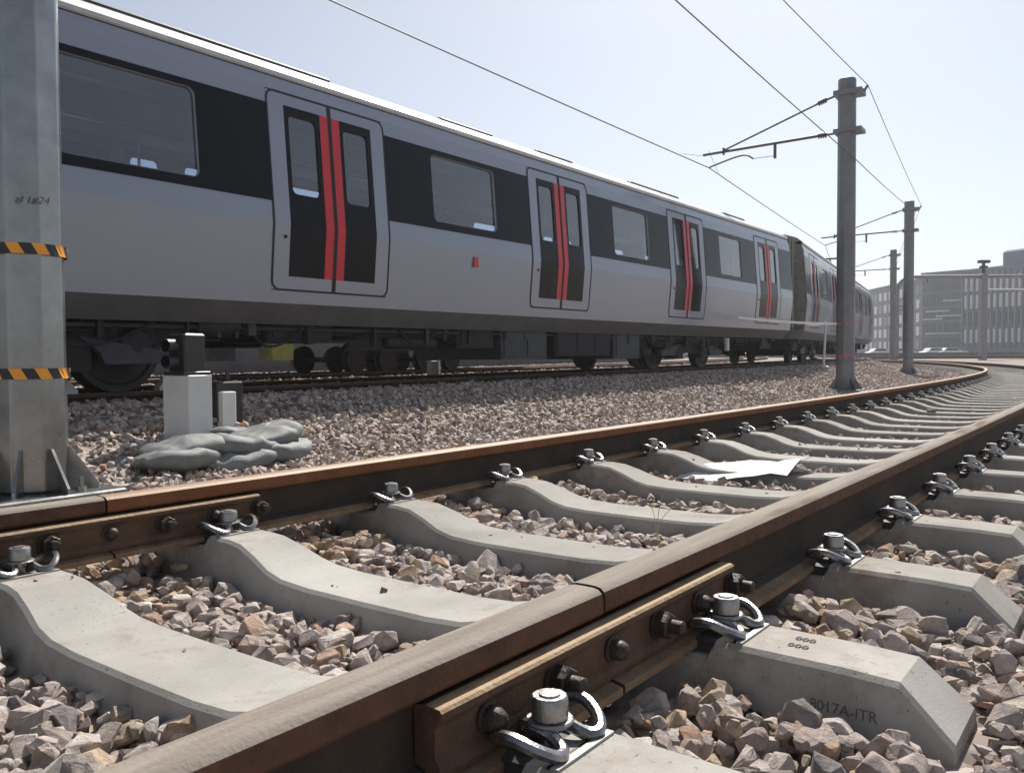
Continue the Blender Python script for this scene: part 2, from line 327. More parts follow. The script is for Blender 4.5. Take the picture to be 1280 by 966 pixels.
def track_coords(P):
    """our-track (s, off) and train-track (u, d) for an array of points"""
    S = np.empty(len(P)); O = np.empty(len(P)); U = np.empty(len(P)); D = np.empty(len(P))
    for a in range(0, len(P), 3000):
        q = P[a:a + 3000]
        for (pl, th, par, A, B, sg) in ((NP, NT, NS, S, O, 1), (TP, TT, TU, U, D, -1)):
            d2 = ((q[:, None, :] - pl[None]) ** 2).sum(2); i = d2.argmin(1)
            v = q - pl[i]; A[a:a + 3000] = par[i] + v[:, 0] * np.sin(th[i]) + v[:, 1] * np.cos(th[i])
            B[a:a + 3000] = sg * (-v[:, 0] * np.cos(th[i]) + v[:, 1] * np.sin(th[i]))
    return S, O, U, D
def ground_z(P):
    S, O, U, D = track_coords(P)
    t = O - MID
    zo = np.interp(t, [-6, -2.2, -1.5, -0.72, -0.5, 0.5, 0.75, 1.5, 2.15], [-0.36, -0.265, -0.238, -0.25, -0.29, -0.29, -0.265, -0.265, -0.44])
    ztk = 0.045 + 0.0053 * np.clip(U, 0, 60)
    z2 = np.where(D < 3.3, np.interp(D, [1.75, 3.2], [-0.11, -0.44 ]) + ztk * np.clip((3.2 - D) / 1.4, 0, 1), -0.44)
    far = 0.0055 * np.clip(P[:, 1] - 28, 0, 70)
    z = np.maximum(zo + far, np.where(D < 3.3, z2, -0.44 + far))
    return z, S, O, U, D

# ------------------------------------------------------------------ ground
def sheet(xs, ys):
    X, Y = np.meshgrid(xs, ys); P = np.stack([X.ravel(), Y.ravel()], 1); z = ground_z(P)[0]
    nx, ny = len(xs), len(ys)
    idx = np.arange(nx * ny).reshape(ny, nx)
    F = np.stack([idx[:-1, :-1].ravel(), idx[:-1, 1:].ravel(), idx[1:, 1:].ravel(), idx[1:, :-1].ravel()], 1)
    return np.column_stack([P, z]), F
xs = np.concatenate([np.array([-900, -400, -150, -60, -35, -22]), np.arange(-15, 34, 0.25), np.array([36, 40, 46, 55, 70, 100, 180, 400, 900])])
ys = np.concatenate([np.array([-300, -100, -30, -10, -5]), np.arange(-2, 48, 0.3), np.array([50, 54, 60, 68, 78, 90, 105, 130, 180, 300, 600, 1500])])
V, F = sheet(xs, ys)
me = bpy.data.meshes.new('ground'); me.from_pydata(V.tolist(), [], F.tolist()); me.materials.append(M['ground']); me.shade_smooth()
ground = bpy.data.objects.new('ground', me); C.objects.link(ground); tag(ground, kind='structure')

# ------------------------------------------------------------------ ballast stones
def stone_proto(npts, seed, bevel):
    r = np.random.default_rng(seed)
    p = r.normal(size=(npts, 3)); p /= np.linalg.norm(p, axis=1)[:, None]
    p = np.sign(p) * np.abs(p) ** 0.72; p *= r.uniform(0.8, 1.06, (npts, 1)); p *= np.array([1.0, r.uniform(0.68, 0.9), r.uniform(0.5, 0.75)])
    bm = bmesh.new()
    for q in p: bm.verts.new(q)
    h = bmesh.ops.convex_hull(bm, input=bm.verts)
    bmesh.ops.delete(bm, geom=[v for v in bm.verts if not v.link_faces], context='VERTS')
    if bevel:
        bmesh.ops.dissolve_limit(bm, angle_limit=R(16), verts=bm.verts, edges=bm.edges)
        bmesh.ops.bevel(bm, geom=list(bm.edges), offset=0.055, segments=1, profile=0.6, affect='EDGES', clamp_overlap=True)
        bmesh.ops.triangulate(bm, faces=bm.faces)
        for v in bm.verts: v.co += Vector(r.normal(size=3)) * 0.022
    bm.verts.index_update(); bmesh.ops.recalc_face_normals(bm, faces=bm.faces)
    bmesh.ops.triangulate(bm, faces=bm.faces)
    vs = np.array([v.co[:] for v in bm.verts]); fs = np.array([[v.index for v in f.verts] for f in bm.faces]); bm.free()
    vs -= vs.mean(0); vs /= np.abs(vs[:, 0]).max() * 2.0      # about one unit long
    return vs, fs
HI = [stone_proto(int(13 + i % 9), 100 + i, True) for i in range(18)]
LO = [stone_proto(10, 300 + i, False) for i in range(10)]
def rot_mats(n, tilt):
    a = rng.uniform(0, 2 * np.pi, n); ax = rng.normal(size=(n, 3)); ax[:, 2] *= 0.35; ax /= np.linalg.norm(ax, axis=1)[:, None]
    b = rng.normal(0, tilt, n)
    ca, sa = np.cos(a), np.sin(a); Z = np.zeros((n, 3, 3)); Z[:, 0, 0] = ca; Z[:, 0, 1] = -sa; Z[:, 1, 0] = sa; Z[:, 1, 1] = ca; Z[:, 2, 2] = 1
    K = np.zeros((n, 3, 3)); K[:, 0, 1] = -ax[:, 2]; K[:, 0, 2] = ax[:, 1]; K[:, 1, 0] = ax[:, 2]; K[:, 1, 2] = -ax[:, 0]; K[:, 2, 0] = -ax[:, 1]; K[:, 2, 1] = ax[:, 0]
    T = np.eye(3)[None] + np.sin(b)[:, None, None] * K + (1 - np.cos(b))[:, None, None] * (K @ K)
    return T @ Z
cp, sp = math.cos(PITCH), math.sin(PITCH)
def project(P):
    x, y, z = P[:, 0], P[:, 1], P[:, 2] - CAM_H
    zc = y * cp - z * sp; yc = z * cp + y * sp
    return 640 + FPX * x / np.maximum(zc, 1e-3), 483 - FPX * yc / np.maximum(zc, 1e-3), zc
SLEEPERS = [0.891269 - 0.658473 * k for k in (3, 2, 1)] + [0.891269] + [0.891269 + 0.569184 + 0.658473 * k for k in range(0, 90)]
SLA = np.array(SLEEPERS)
SL2 = np.arange(-6.0, 46, 0.65)
def scatter(xr, yr, dens, zones):
    n = int((xr[1] - xr[0]) * (yr[1] - yr[0]) * dens)
    P = np.stack([rng.uniform(*xr, n), rng.uniform(*yr, n)], 1)
    z, S, O, U, D = ground_z(P)
    px, py, zc = project(np.column_stack([P, z]))
    keep = zones(P, S, O, U, D) & (zc > 0.35) & (px > -110) & (px < 1390) & (py < 1100)
    ds = np.abs(S[:, None] - SLA[None]).min(1); insl = (ds < 0.118) & (np.abs(O - MID) < 1.27)
    keep &= ~insl
    du = np.abs(U[:, None] - SL2[None]).min(1); keep &= ~((du < 0.10) & (np.abs(D) < 1.2))
    for c in (NEAR_C, FAR_C): keep &= ~((np.abs(O - c) < 0.055))
    return P[keep], z[keep], S[keep], O[keep], zc[keep]
def merge(protos, pos, size, asp, rots, name, rust=None):
    k = rng.integers(0, len(protos), len(pos)); allv = []; allf = []; rnd = []; o = 0
    for i, (vs, fs) in enumerate(protos):
        sel = np.where(k == i)[0]
        if not len(sel): continue
        v = vs[None] * asp[sel][:, None, :] * size[sel][:, None, None]
        v = np.einsum('nij,nkj->nki', rots[sel], v) + pos[sel][:, None, :]
        allv.append(v.reshape(-1, 3)); allf.append((fs[None] + (np.arange(len(sel)) * len(vs))[:, None, None] + o).reshape(-1, 3))
        rv = rng.uniform(0, 1, len(sel)); rv = rv if rust is None else np.where(rust[sel], rng.uniform(0.84, 0.93, len(sel)), rv); rnd.append(np.repeat(rv, len(vs))); o += len(sel) * len(vs)
    v = np.concatenate(allv).astype(np.float32); f = np.concatenate(allf).astype(np.int32); rd = np.concatenate(rnd).astype(np.float32)
    me = bpy.data.meshes.new(name)
    me.vertices.add(len(v)); me.vertices.foreach_set('co', v.ravel())
    me.loops.add(f.size); me.loops.foreach_set('vertex_index', f.ravel())
    me.polygons.add(len(f)); me.polygons.foreach_set('loop_start', np.arange(0, f.size, 3, dtype=np.int32))
    me.update(); a = me.attributes.new('rnd', 'FLOAT', 'POINT'); a.data.foreach_set('value', rd)
    me.polygons.foreach_set('use_smooth', np.zeros(len(f), dtype=bool))
    me.materials.append(M['stone_a']); me.validate()
    ob = bpy.data.objects.new(name, me); C.objects.link(ob); ob.parent = ground; tag(ob, kind='stuff'); return ob
def sizes(n, lo=0.045, hi=0.105): return lo + (hi - lo) * rng.beta(1.5, 2.6, n)
def asps(n): return np.stack([np.ones(n), rng.uniform(0.8, 1.15, n), rng.uniform(0.8, 1.2, n)], 1)
near_zone = lambda P, S, O, U, D: (S > -0.9) & (S < 3.6) & (O > -1.4) & (O < 2.4)
P, z, S, O, zc = scatter((-2.5, 4.2), (0.25, 6.2), 1750, near_zone)
n = len(P); lift = rng.uniform(-0.02, 0.045, n); sz = sizes(n, 0.026, 0.082) * np.where(rng.uniform(0, 1, n) < 0.06, 1.45, 1.0)
# the crib fills up towards the rails and sleepers, and lies lower in the middle
pos = np.column_stack([P, z + lift + 0.012 * np.cos(O * 4.0)]); rots = rot_mats(n, 0.6); asp = asps(n)
# the 300 stones that show largest become single stones
px, py, _ = project(pos)
rail_hit = CAM_H + (pos[:, 2] - CAM_H) * np.clip((N0 - 0.0) / np.maximum(N0 + O, 0.01), 0, 1)      # height of the sight line over the near rail
vis = (px > 5) & (px < 1275) & (py > 600) & (py < 985) & ((O < -0.11) | (rail_hit > 0.02)) & (lift > 0.005)
rank = np.where(vis, sz / zc, 0); top = np.argsort(-rank)[:300]; istop = np.zeros(n, bool); istop[top] = True
merge(HI, pos[~istop], sz[~istop], asp[~istop], rots[~istop], 'loose_ballast', ((np.abs(O - NEAR_C) < 0.24) | (np.abs(O - FAR_C) < 0.24))[~istop] & (rng.uniform(0, 1, int((~istop).sum())) < 0.45))
np_ = 60; ps_ = rng.choice(SLA[(SLA > 0) & (SLA < 9)], np_); po_ = rng.uniform(-0.35, 1.3, np_); pq = []
for a_, b_ in zip(ps_, po_):
    xx, yy, tt_ = near_path(a_ + rng.uniform(-0.06, 0.06), b_); tz = abs(b_ - MID); pq.append((xx, yy, float(np.interp(tz, [0.2, 0.36, 0.5], [-0.207, -0.191, -0.1385]))))
ok_ = [i for i in range(np_) if abs(po_[i] - NEAR_C) > 0.17 and abs(po_[i] - FAR_C) > 0.17]; npk = len(ok_)
merge(LO, np.array(pq)[ok_], rng.uniform(0.006, 0.022, npk), asps(npk), rot_mats(npk, 0.5), 'loose_ballast')
hi_me = []
for i, (vs, fs) in enumerate(HI):
    me = bpy.data.meshes.new('stone'); me.from_pydata(vs.tolist(), [], fs.tolist()); me.materials.append(M['stone_o']); hi_me.append(me)
for q, i in enumerate(top):
    ob = bpy.data.objects.new('stone', hi_me[q % len(hi_me)]); C.objects.link(ob); ob.parent = ground
    r3 = Matrix(rots[i].tolist()); ob.matrix_world = Matrix.Translation(pos[i]) @ r3.to_4x4() @ Matrix.Diagonal((*(asp[i] * sz[i]), 1.0))
P, z, S, O, zc = scatter((-1.6, 3.6), (0.25, 4.6), 1500, near_zone); n = len(P)
merge(LO, np.column_stack([P, z + rng.uniform(-0.004, 0.012, n)]), rng.uniform(0.018, 0.045, n), asps(n), rot_mats(n, 0.6), 'loose_ballast')      # fines between the larger stones
zoneB = lambda P, S, O, U, D: (S >= 3.6) & (S < 24) & (O > -1.3) & (O < 2.5)
P, z, S, O, zc = scatter((-1, 16), (2, 24), 620, zoneB); n = len(P)
merge(LO, np.column_stack([P, z + rng.uniform(-0.01, 0.05, n)]), sizes(n, 0.03, 0.082), asps(n), rot_mats(n, 0.6), 'loose_ballast')
zoneC = lambda P, S, O, U, D: (O >= 2.05) & (D > -1.0) & (np.random.default_rng(3).uniform(0, 1, len(P)) < np.clip(14.0 / P[:, 1], 0.3, 1))
P, z, S, O, zc = scatter((-8, 24), (2.5, 46), 350, zoneC); n = len(P)
merge(LO, np.column_stack([P, z + rng.uniform(-0.015, 0.04, n)]), sizes(n, 0.045, 0.092) * (1 + np.clip(P[:, 1] - 20, 0, 30) * 0.012), asps(n), rot_mats(n, 0.7), 'loose_ballast')
zoneD = lambda P, S, O, U, D: (D <= -1.0) & (D > -9.0)
P, z, S, O, zc = scatter((-14, 12), (8, 34), 60, zoneD); n = len(P)
merge(LO, np.column_stack([P, z + rng.uniform(-0.01, 0.03, n)]), sizes(n, 0.06, 0.13), asps(n), rot_mats(n, 0.7), 'loose_ballast')

# ------------------------------------------------------------------ rails
half = [(0.0, 0.0), (0.018, -0.0004), (0.027, -0.0025), (0.033, -0.008), (0.0355, -0.016), (0.036, -0.036), (0.031, -0.042), (0.012, -0.050),
        (0.0085, -0.060), (0.008, -0.085), (0.0085, -0.112), (0.014, -0.127), (0.042, -0.140), (0.069, -0.1465), (0.070, -0.149), (0.070, -0.159)]
prof = [(y, z) for y, z in half] + [(-y, z) for y, z in half[:0:-1]]
nh = len(half)
def seg_mat(i):
    j = i if i < nh - 1 else (2 * nh - 2 - i - 0)
    if i == nh - 1: return 2
    j = i if i < nh - 1 else (len(prof) - 1 - i)
    if j <= 2: return 0
    if j <= 5: return 1
    if j >= 12: return 3
    return 2
def sweep(name, path, s0, s1, off, zf, mats, step=0.3):
    ss = np.linspace(s0, s1, max(2, int((s1 - s0) / step) + 1)); m = MB(); vs = []; n = len(prof)
    for s in ss:
        x, y, th = path(s, off); zz = zf(s, x, y)
        for (py, pz) in prof:           # py to the left
            vs.append((x - py * math.cos(th), y + py * math.sin(th), zz + pz))
    fs = []; mi = []
    for i in range(len(ss) - 1):
        for k in range(n):
            fs.append((i * n + k, i * n + (k + 1) % n, (i + 1) * n + (k + 1) % n, (i + 1) * n + k)); mi.append(seg_mat(k))
    fs.append(tuple(range(n))); mi.append(2); fs.append(tuple((len(ss) - 1) * n + k for k in range(n))[::-1]); mi.append(2)
    m.v = vs; m.f = fs; m.mi = mi
    return m.build(name, mats, smooth=30)
nm = ['rail_top', 'rail_side', 'rail_web_shaded', 'rail_foot_lit']; fm = ['rail_top_far', 'rail_side_far', 'rail_web_shaded', 'rail_foot_lit']
zn = lambda s, x, y: rise(y)
JT = 1.135
railA = tag(sweep('rail', near_path, -2.4, JT - 0.0035, NEAR_C, lambda s, x, y: -0.0015 * max(0, min(1, (s - 0.3))), nm), 'short end of worn steel rail bolted by fishplates ahead of the joint gap', 'rail')
railB = tag(sweep('rail', near_path, JT + 0.0035, 120, NEAR_C, zn, nm), 'long worn brown steel rail curving away with silver clips on its outer side', 'rail')
railC = tag(sweep('rail', near_path, -2.4, JT - 0.003, FAR_C, lambda s, x, y: 0.0, nm), 'grey brown rail end in front of the galvanised mast foot', 'rail')
railD = tag(sweep('rail', near_path, JT + 0.003, 120, FAR_C, zn, fm), 'orange rusted rail curving past the sandbags and overhead line masts', 'rail')
z2f = lambda u, x, y: zt(u)
tag(sweep('rail', train_path, -12, 120, 0.7535, z2f, nm, 0.5), 'dark rail on the near side under the train wheels', 'rail')
tag(sweep('rail', train_path, -12, 120, -0.7535, z2f, nm, 0.5), 'dark rail on the far side under the train', 'rail')
for d, w in ((-3.55, 'nearer'), (-5.05, 'farther')):
    tag(sweep('rail', train_path, -12, 90, d, z2f, nm, 0.6), 'rail of the wagon track seen beneath the train, ' + w + ' of the pair', 'rail')
# a far pair of tracks crossing behind the masts
def far_line(s, off):
    a = Vector((-20, 74)); b = Vector((120, 78)); d = (b - a).normalized(); p = a + d * s + Vector((-d.y, d.x)) * off
    return p.x, p.y, math.atan2(d.x, d.y)
for off in (0, 1.5):
    tag(sweep('rail', far_line, 0, 140, off, lambda s, x, y: rise(min(y, 98)) + 0.02, nm, 5.0), 'distant rail crossing in front of the low wall, ' + ('front one of two' if off == 0 else 'rear one of two'), 'rail')

# fishplates (two per joint, bolted through the web)
def dome(m, x, y, z, sgn, r=0.0165, mi=0):
    m.lathe([(r * 1.25, 0), (r * 1.25, 0.004), (r, 0.006), (r * 0.97, 0.018), (r * 0.75, 0.027), (r * 0.35, 0.031)], (0, sgn, 0), (x, y, z), 12, mi)
def hexnut(m, x, y, z, sgn, mi=0):
    m.lathe([(0.029, 0), (0.029, 0.005)], (0, sgn, 0), (x, y, z), 14, mi)
    m.lathe([(0.023, 0.005), (0.023, 0.024), (0.02, 0.027)], (0, sgn, 0), (x, y, z), 6, mi)
    m.lathe([(0.012, 0.027), (0.012, 0.048), (0.009, 0.05)], (0, sgn, 0), (x, y, z), 10, mi)
def fishplates(parent, off, label):
    x, y, th = near_path(JT, off); L0, L1 = -0.405, 0.465
    for sg in (1, -1):
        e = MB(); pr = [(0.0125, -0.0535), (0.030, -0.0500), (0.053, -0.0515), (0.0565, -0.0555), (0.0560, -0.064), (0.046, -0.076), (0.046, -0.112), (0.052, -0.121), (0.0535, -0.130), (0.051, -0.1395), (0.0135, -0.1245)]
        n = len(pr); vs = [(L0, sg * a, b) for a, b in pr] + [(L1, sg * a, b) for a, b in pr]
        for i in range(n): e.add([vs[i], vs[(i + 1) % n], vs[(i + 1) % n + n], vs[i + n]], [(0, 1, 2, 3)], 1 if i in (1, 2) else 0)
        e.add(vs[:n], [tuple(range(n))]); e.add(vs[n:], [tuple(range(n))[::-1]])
        fp = e.build('fishplate', ['fish', 'fish_top_lit']); fp.parent = parent
        fp.matrix_local = Matrix.Translation((x, y, 0)) @ Matrix.Rotation(R(90) - th, 4, 'Z')
        for k in range(6):
            b = MB(); u = -0.31 + 0.155 * k
            near = (k % 2 == 0) == (sg < 0)
            (dome if near else hexnut)(b, u, sg * 0.0462, -0.093, sg)
            bo = b.build('bolt' if near else 'nut', 'dark_bolt', fp, smooth=True)
fishplates(railA, NEAR_C, ''); fishplates(railC, FAR_C, '')

# ------------------------------------------------------------------ sleepers with clips
def sleeper_mesh():
    t = [0, 0.2, 0.30, 0.36, 0.43, 0.50, 0.56, 0.645, 0.66, 0.85, 0.865, 1.08, 1.165, 1.245, 1.255]
    zt_ = [-0.209, -0.208, -0.202, -0.189, -0.163, -0.142, -0.137, -0.137, -0.166, -0.166, -0.137, -0.139, -0.143, -0.215, -0.36]
    tt = [-a for a in t[:0:-1]] + t; zz = zt_[:0:-1] + zt_
    m = MB(); vs = []; c = 0.008
    for a, zt1 in zip(tt, zz):
        wt = 0.076; wb = 0.125; zb = -0.38
        zt1 = max(zt1, zb + 0.02)
        def w(z): return wt + 0.049 * (-0.14 - z) / 0.24 + 0.013 * min(1, max(0, (0.55 - abs(a)) / 0.2))
        vs += [(-w(zb), a, zb), (-w(zt1 - c) + 0.000, a, zt1 - c), (-w(zt1) + c, a, zt1), (w(zt1) - c, a, zt1), (w(zt1 - c), a, zt1 - c), (w(zb), a, zb)]
    fs = []
    for i in range(len(tt) - 1):
        for k in range(6): fs.append((i * 6 + k, i * 6 + (k + 1) % 6, (i + 1) * 6 + (k + 1) % 6, (i + 1) * 6 + k))
    fs.append((0, 1, 2, 3, 4, 5)); fs.append(tuple((len(tt) - 1) * 6 + k for k in (5, 4, 3, 2, 1, 0)))
    m.add(vs, fs); return m
def bez(pts, n=5):
    P = [Vector(p) for p in pts]; out = []
    for i in range(len(P) - 1):
        p0, p1, p2, p3 = P[max(i - 1, 0)], P[i], P[i + 1], P[min(i + 2, len(P) - 1)]
        for k in range(n):
            t = k / n
            out.append(0.5 * ((2 * p1) + (-p0 + p2) * t + (2 * p0 - 5 * p1 + 4 * p2 - p3) * t * t + (-p0 + 3 * p1 - 3 * p2 + p3) * t ** 3))
    out.append(P[-1]); return out
def clip_meshes():
    # local: x along the rail, +y away from the rail, origin at the bolt, z = 0 at rail top level
    h = [(-0.022, -0.040, -0.131), (-0.050, -0.043, -0.124), (-0.074, -0.030, -0.112), (-0.079, 0.000, -0.107), (-0.069, 0.028, -0.117), (-0.049, 0.045, -0.128),
         (-0.030, 0.040, -0.129), (-0.0215, 0.018, -0.120), (-0.022, -0.010, -0.114), (-0.016, -0.028, -0.116), (0, -0.034, -0.118)]
    path = h + [(-x, y, z) for x, y, z in h[-2::-1]]
    c = MB(); c.tube(bez(path, 4), 0.0088, 8)
    b = MB()
    b.lathe([(0.031, -0.112), (0.032, -0.109), (0.030, -0.1065)], o=(0, 0, 0), n=16)
    b.lathe([(0.022, -0.107), (0.0245, -0.105), (0.0245, -0.081), (0.022, -0.077), (0.0145, -0.077), (0.0135, -0.0745)], n=12, ph=0.4)
    b.lathe([(0.012, -0.166), (0.012, -0.107)], n=8)
    g = MB(); g.prism([(-0.060, -0.1655), (0.060, -0.1655), (0.060, -0.146), (0.05, -0.141), (-0.05, -0.141), (-0.060, -0.146)], -0.033, 0.044)
    g.box(-0.066, 0.066, 0.046, 0.057, -0.150, -0.1335, 1)
    g.box(-0.064, 0.064, 0.0375, 0.0455, -0.150, -0.137, 0)
    return c, b, g
c_mb, b_mb, g_mb = clip_meshes()
proto = sleeper_mesh().build('sleeper', 'concrete', smooth=20)
tag(proto, group='concrete sleepers of the near track')
LBL = 'concrete sleeper of the open track, clipped to the curving rails'
for c, sg in ((NEAR_C, 1), (NEAR_C, -1), (FAR_C, 1), (FAR_C, -1)):
    yb = c - MID + sg * 0.098
    rz = 0 if sg > 0 else math.pi
    g = g_mb.build('guide_plate', ['pad', 'pad_edge'], proto); g.location = (0, yb, 0); g.rotation_euler = (0, 0, rz)
    k = c_mb.build('rail_clip', 'clip', proto, smooth=True); k.location = (0, yb, 0); k.rotation_euler = (0, 0, rz)
    b_mb.build('bolt', 'boltm', k, smooth=True)
def place(o, s, path=near_path, off=MID, dz=0.0):
    x, y, th = path(s, off); o.location = (x, y, (rise(y) if path is near_path else zt(s)) + dz); o.rotation_euler = (random.uniform(-.004, .004), 0, R(90) - th)
special = {}
for i, s in enumerate(SLEEPERS):
    if s > 75: break
    if i == 0: o = proto
    elif s < 22: o = copy_tree(proto)
    else: o = proto.copy(); C.objects.link(o)
    place(o, s); o['label'] = LBL; o['category'] = 'sleeper'; special[i] = o
special[3]['label'] = 'concrete sleeper just before the rail joint, with a yellowish stain'
special[4]['label'] = 'concrete sleeper with stamped lettering, clipped right beside the rail joint'
for sl_ in (special[3], special[4]): del sl_['group']
sl4 = special[4]
wz = lambda z: 0.076 + 0.049 * (-0.14 - z) / 0.24
tilt = math.atan2(0.049, 0.24)
text_mesh('stamp', '8017A-ITR', 0.0235, 'stamp', sl4, Matrix.Translation((-wz(-0.205) - 0.0012, -1.085, -0.208)) @ Matrix.Rotation(R(-90), 4, 'Z') @ Matrix.Rotation(R(90) - tilt, 4, 'X'))
for q, yy in ((0.018, -0.990), (-0.022, -0.990)):
    text_mesh('stamp', '000', 0.024, 'stamp', sl4, Matrix.Translation((q, yy, -0.1368)) @ Matrix.Rotation(R(-90), 4, 'Z'))
tslp = proto.copy(); C.objects.link(tslp); tslp['label'] = 'dusty concrete sleeper sunk in ballast beneath the train'; tslp['category'] = 'sleeper'; tslp['group'] = 'concrete sleepers under the train'
for i, u in enumerate(SL2):
    o = tslp if i == 0 else tslp.copy()
    if i: C.objects.link(o)
    place(o, u, train_path, 0.0, 0.0)

# ------------------------------------------------------------------ train
WP = [(0.64, 1.30), (0.845, 1.455), (1.63, 1.53), (2.80, 1.445), (2.96, 1.425), (3.10, 1.375)]
def wd(z): return float(np.interp(z, [a for a, b in WP], [b for a, b in WP]))
KINK = 1.63; CAR_L0, CAR_L1 = 0.06, 21.30; DOORS = [1.76 + 4.46 * i for i in range(5)]
Z_BAND0, Z_BAND1 = 1.835, 2.80
def S(u, z, off, side): return (u, side * (wd(z) + off), z)
def quad_strip(m, u0, u1, z0, z1, off, side, mi=0):
    zz = sorted(set([z0, z1] + [z for z, _ in WP if z0 < z < z1]))
    for a, b in zip(zz[:-1], zz[1:]): m.add([S(u0, a, off, side), S(u1, a, off, side), S(u1, b, off, side), S(u0, b, off, side)], [(0, 1, 2, 3)], mi)
def slab(m, u0, u1, z0, z1, off, side, mi=0, th=0.012):
    quad_strip(m, u0, u1, z0, z1, off, side, mi)
    zz = sorted(set([z0, z1] + [z for z, _ in WP if z0 < z < z1]))
    for a, b in zip(zz[:-1], zz[1:]):
        for u in (u0, u1): m.add([S(u, a, off, side), S(u, b, off, side), S(u, b, off - th, side), S(u, a, off - th, side)], [(0, 1, 2, 3)], mi)
    for z in (z0, z1): m.add([S(u0, z, off, side), S(u1, z, off, side), S(u1, z, off - th, side), S(u0, z, off - th, side)], [(0, 1, 2, 3)], mi)
def rrect(u0, u1, z0, z1, r, k=5):
    out = []
    for cu, cz, a0 in ((u1 - r, z1 - r, 0), (u0 + r, z1 - r, 90), (u0 + r, z0 + r, 180), (u1 - r, z0 + r, 270)):
        out.append([(cu + r * math.cos(R(a0 + 90 * i / k)), cz + r * math.sin(R(a0 + 90 * i / k))) for i in range(k + 1)])
    return out
def ring(m, orect, irect, r, off, side, mi=0):
    u0, u1, z0, z1 = orect; cor = [(u1, z1), (u0, z1), (u0, z0), (u1, z0)]; arcs = rrect(*irect, r)
    for i in range(4):
        c = cor[i]; a = arcs[i]
        for p, q in zip(a[:-1], a[1:]): m.add([S(*c, off, side), S(*p, off, side), S(*q, off, side)], [(0, 1, 2)], mi)
        nx = (i + 1) % 4; m.add([S(*c, off, side), S(*a[-1], off, side), S(*arcs[nx][0], off, side), S(*cor[nx], off, side)], [(0, 1, 2, 3)], mi)
def reveal(m, irect, r, off0, off1, side, mi=0):
    pts = [p for a in rrect(*irect, r) for p in a]; n = len(pts)
    for i in range(n):
        p, q = pts[i], pts[(i + 1) % n]; m.add([S(*p, off0, side), S(*q, off0, side), S(*q, off1, side), S(*p, off1, side)], [(0, 1, 2, 3)], mi)
def pane(m, irect, r, off, side, mi=0):
    pts = [p for a in rrect(*irect, r) for p in a]; m.add([S(*p, off, side) for p in pts], [tuple(range(len(pts)))], mi)
def outline(m, rect, r, w, off, side, mi=0):
    def path(g):
        u0, u1, z0, z1 = rect; arcs = rrect(u0 + g, u1 - g, z0 + g, z1 - g, max(r - g, 0.01), 5); out = []
        for i, a in enumerate(arcs):
            out += a
            if i == 1: out.append((a[-1][0], KINK))
        out.append((arcs[3][-1][0], KINK)); return out
    A, B = path(0), path(w); n = len(A)
    for i in range(n):
        j = (i + 1) % n; m.add([S(*A[i], off, side), S(*A[j], off, side), S(*B[j], off, side), S(*B[i], off, side)], [(0, 1, 2, 3)], mi)

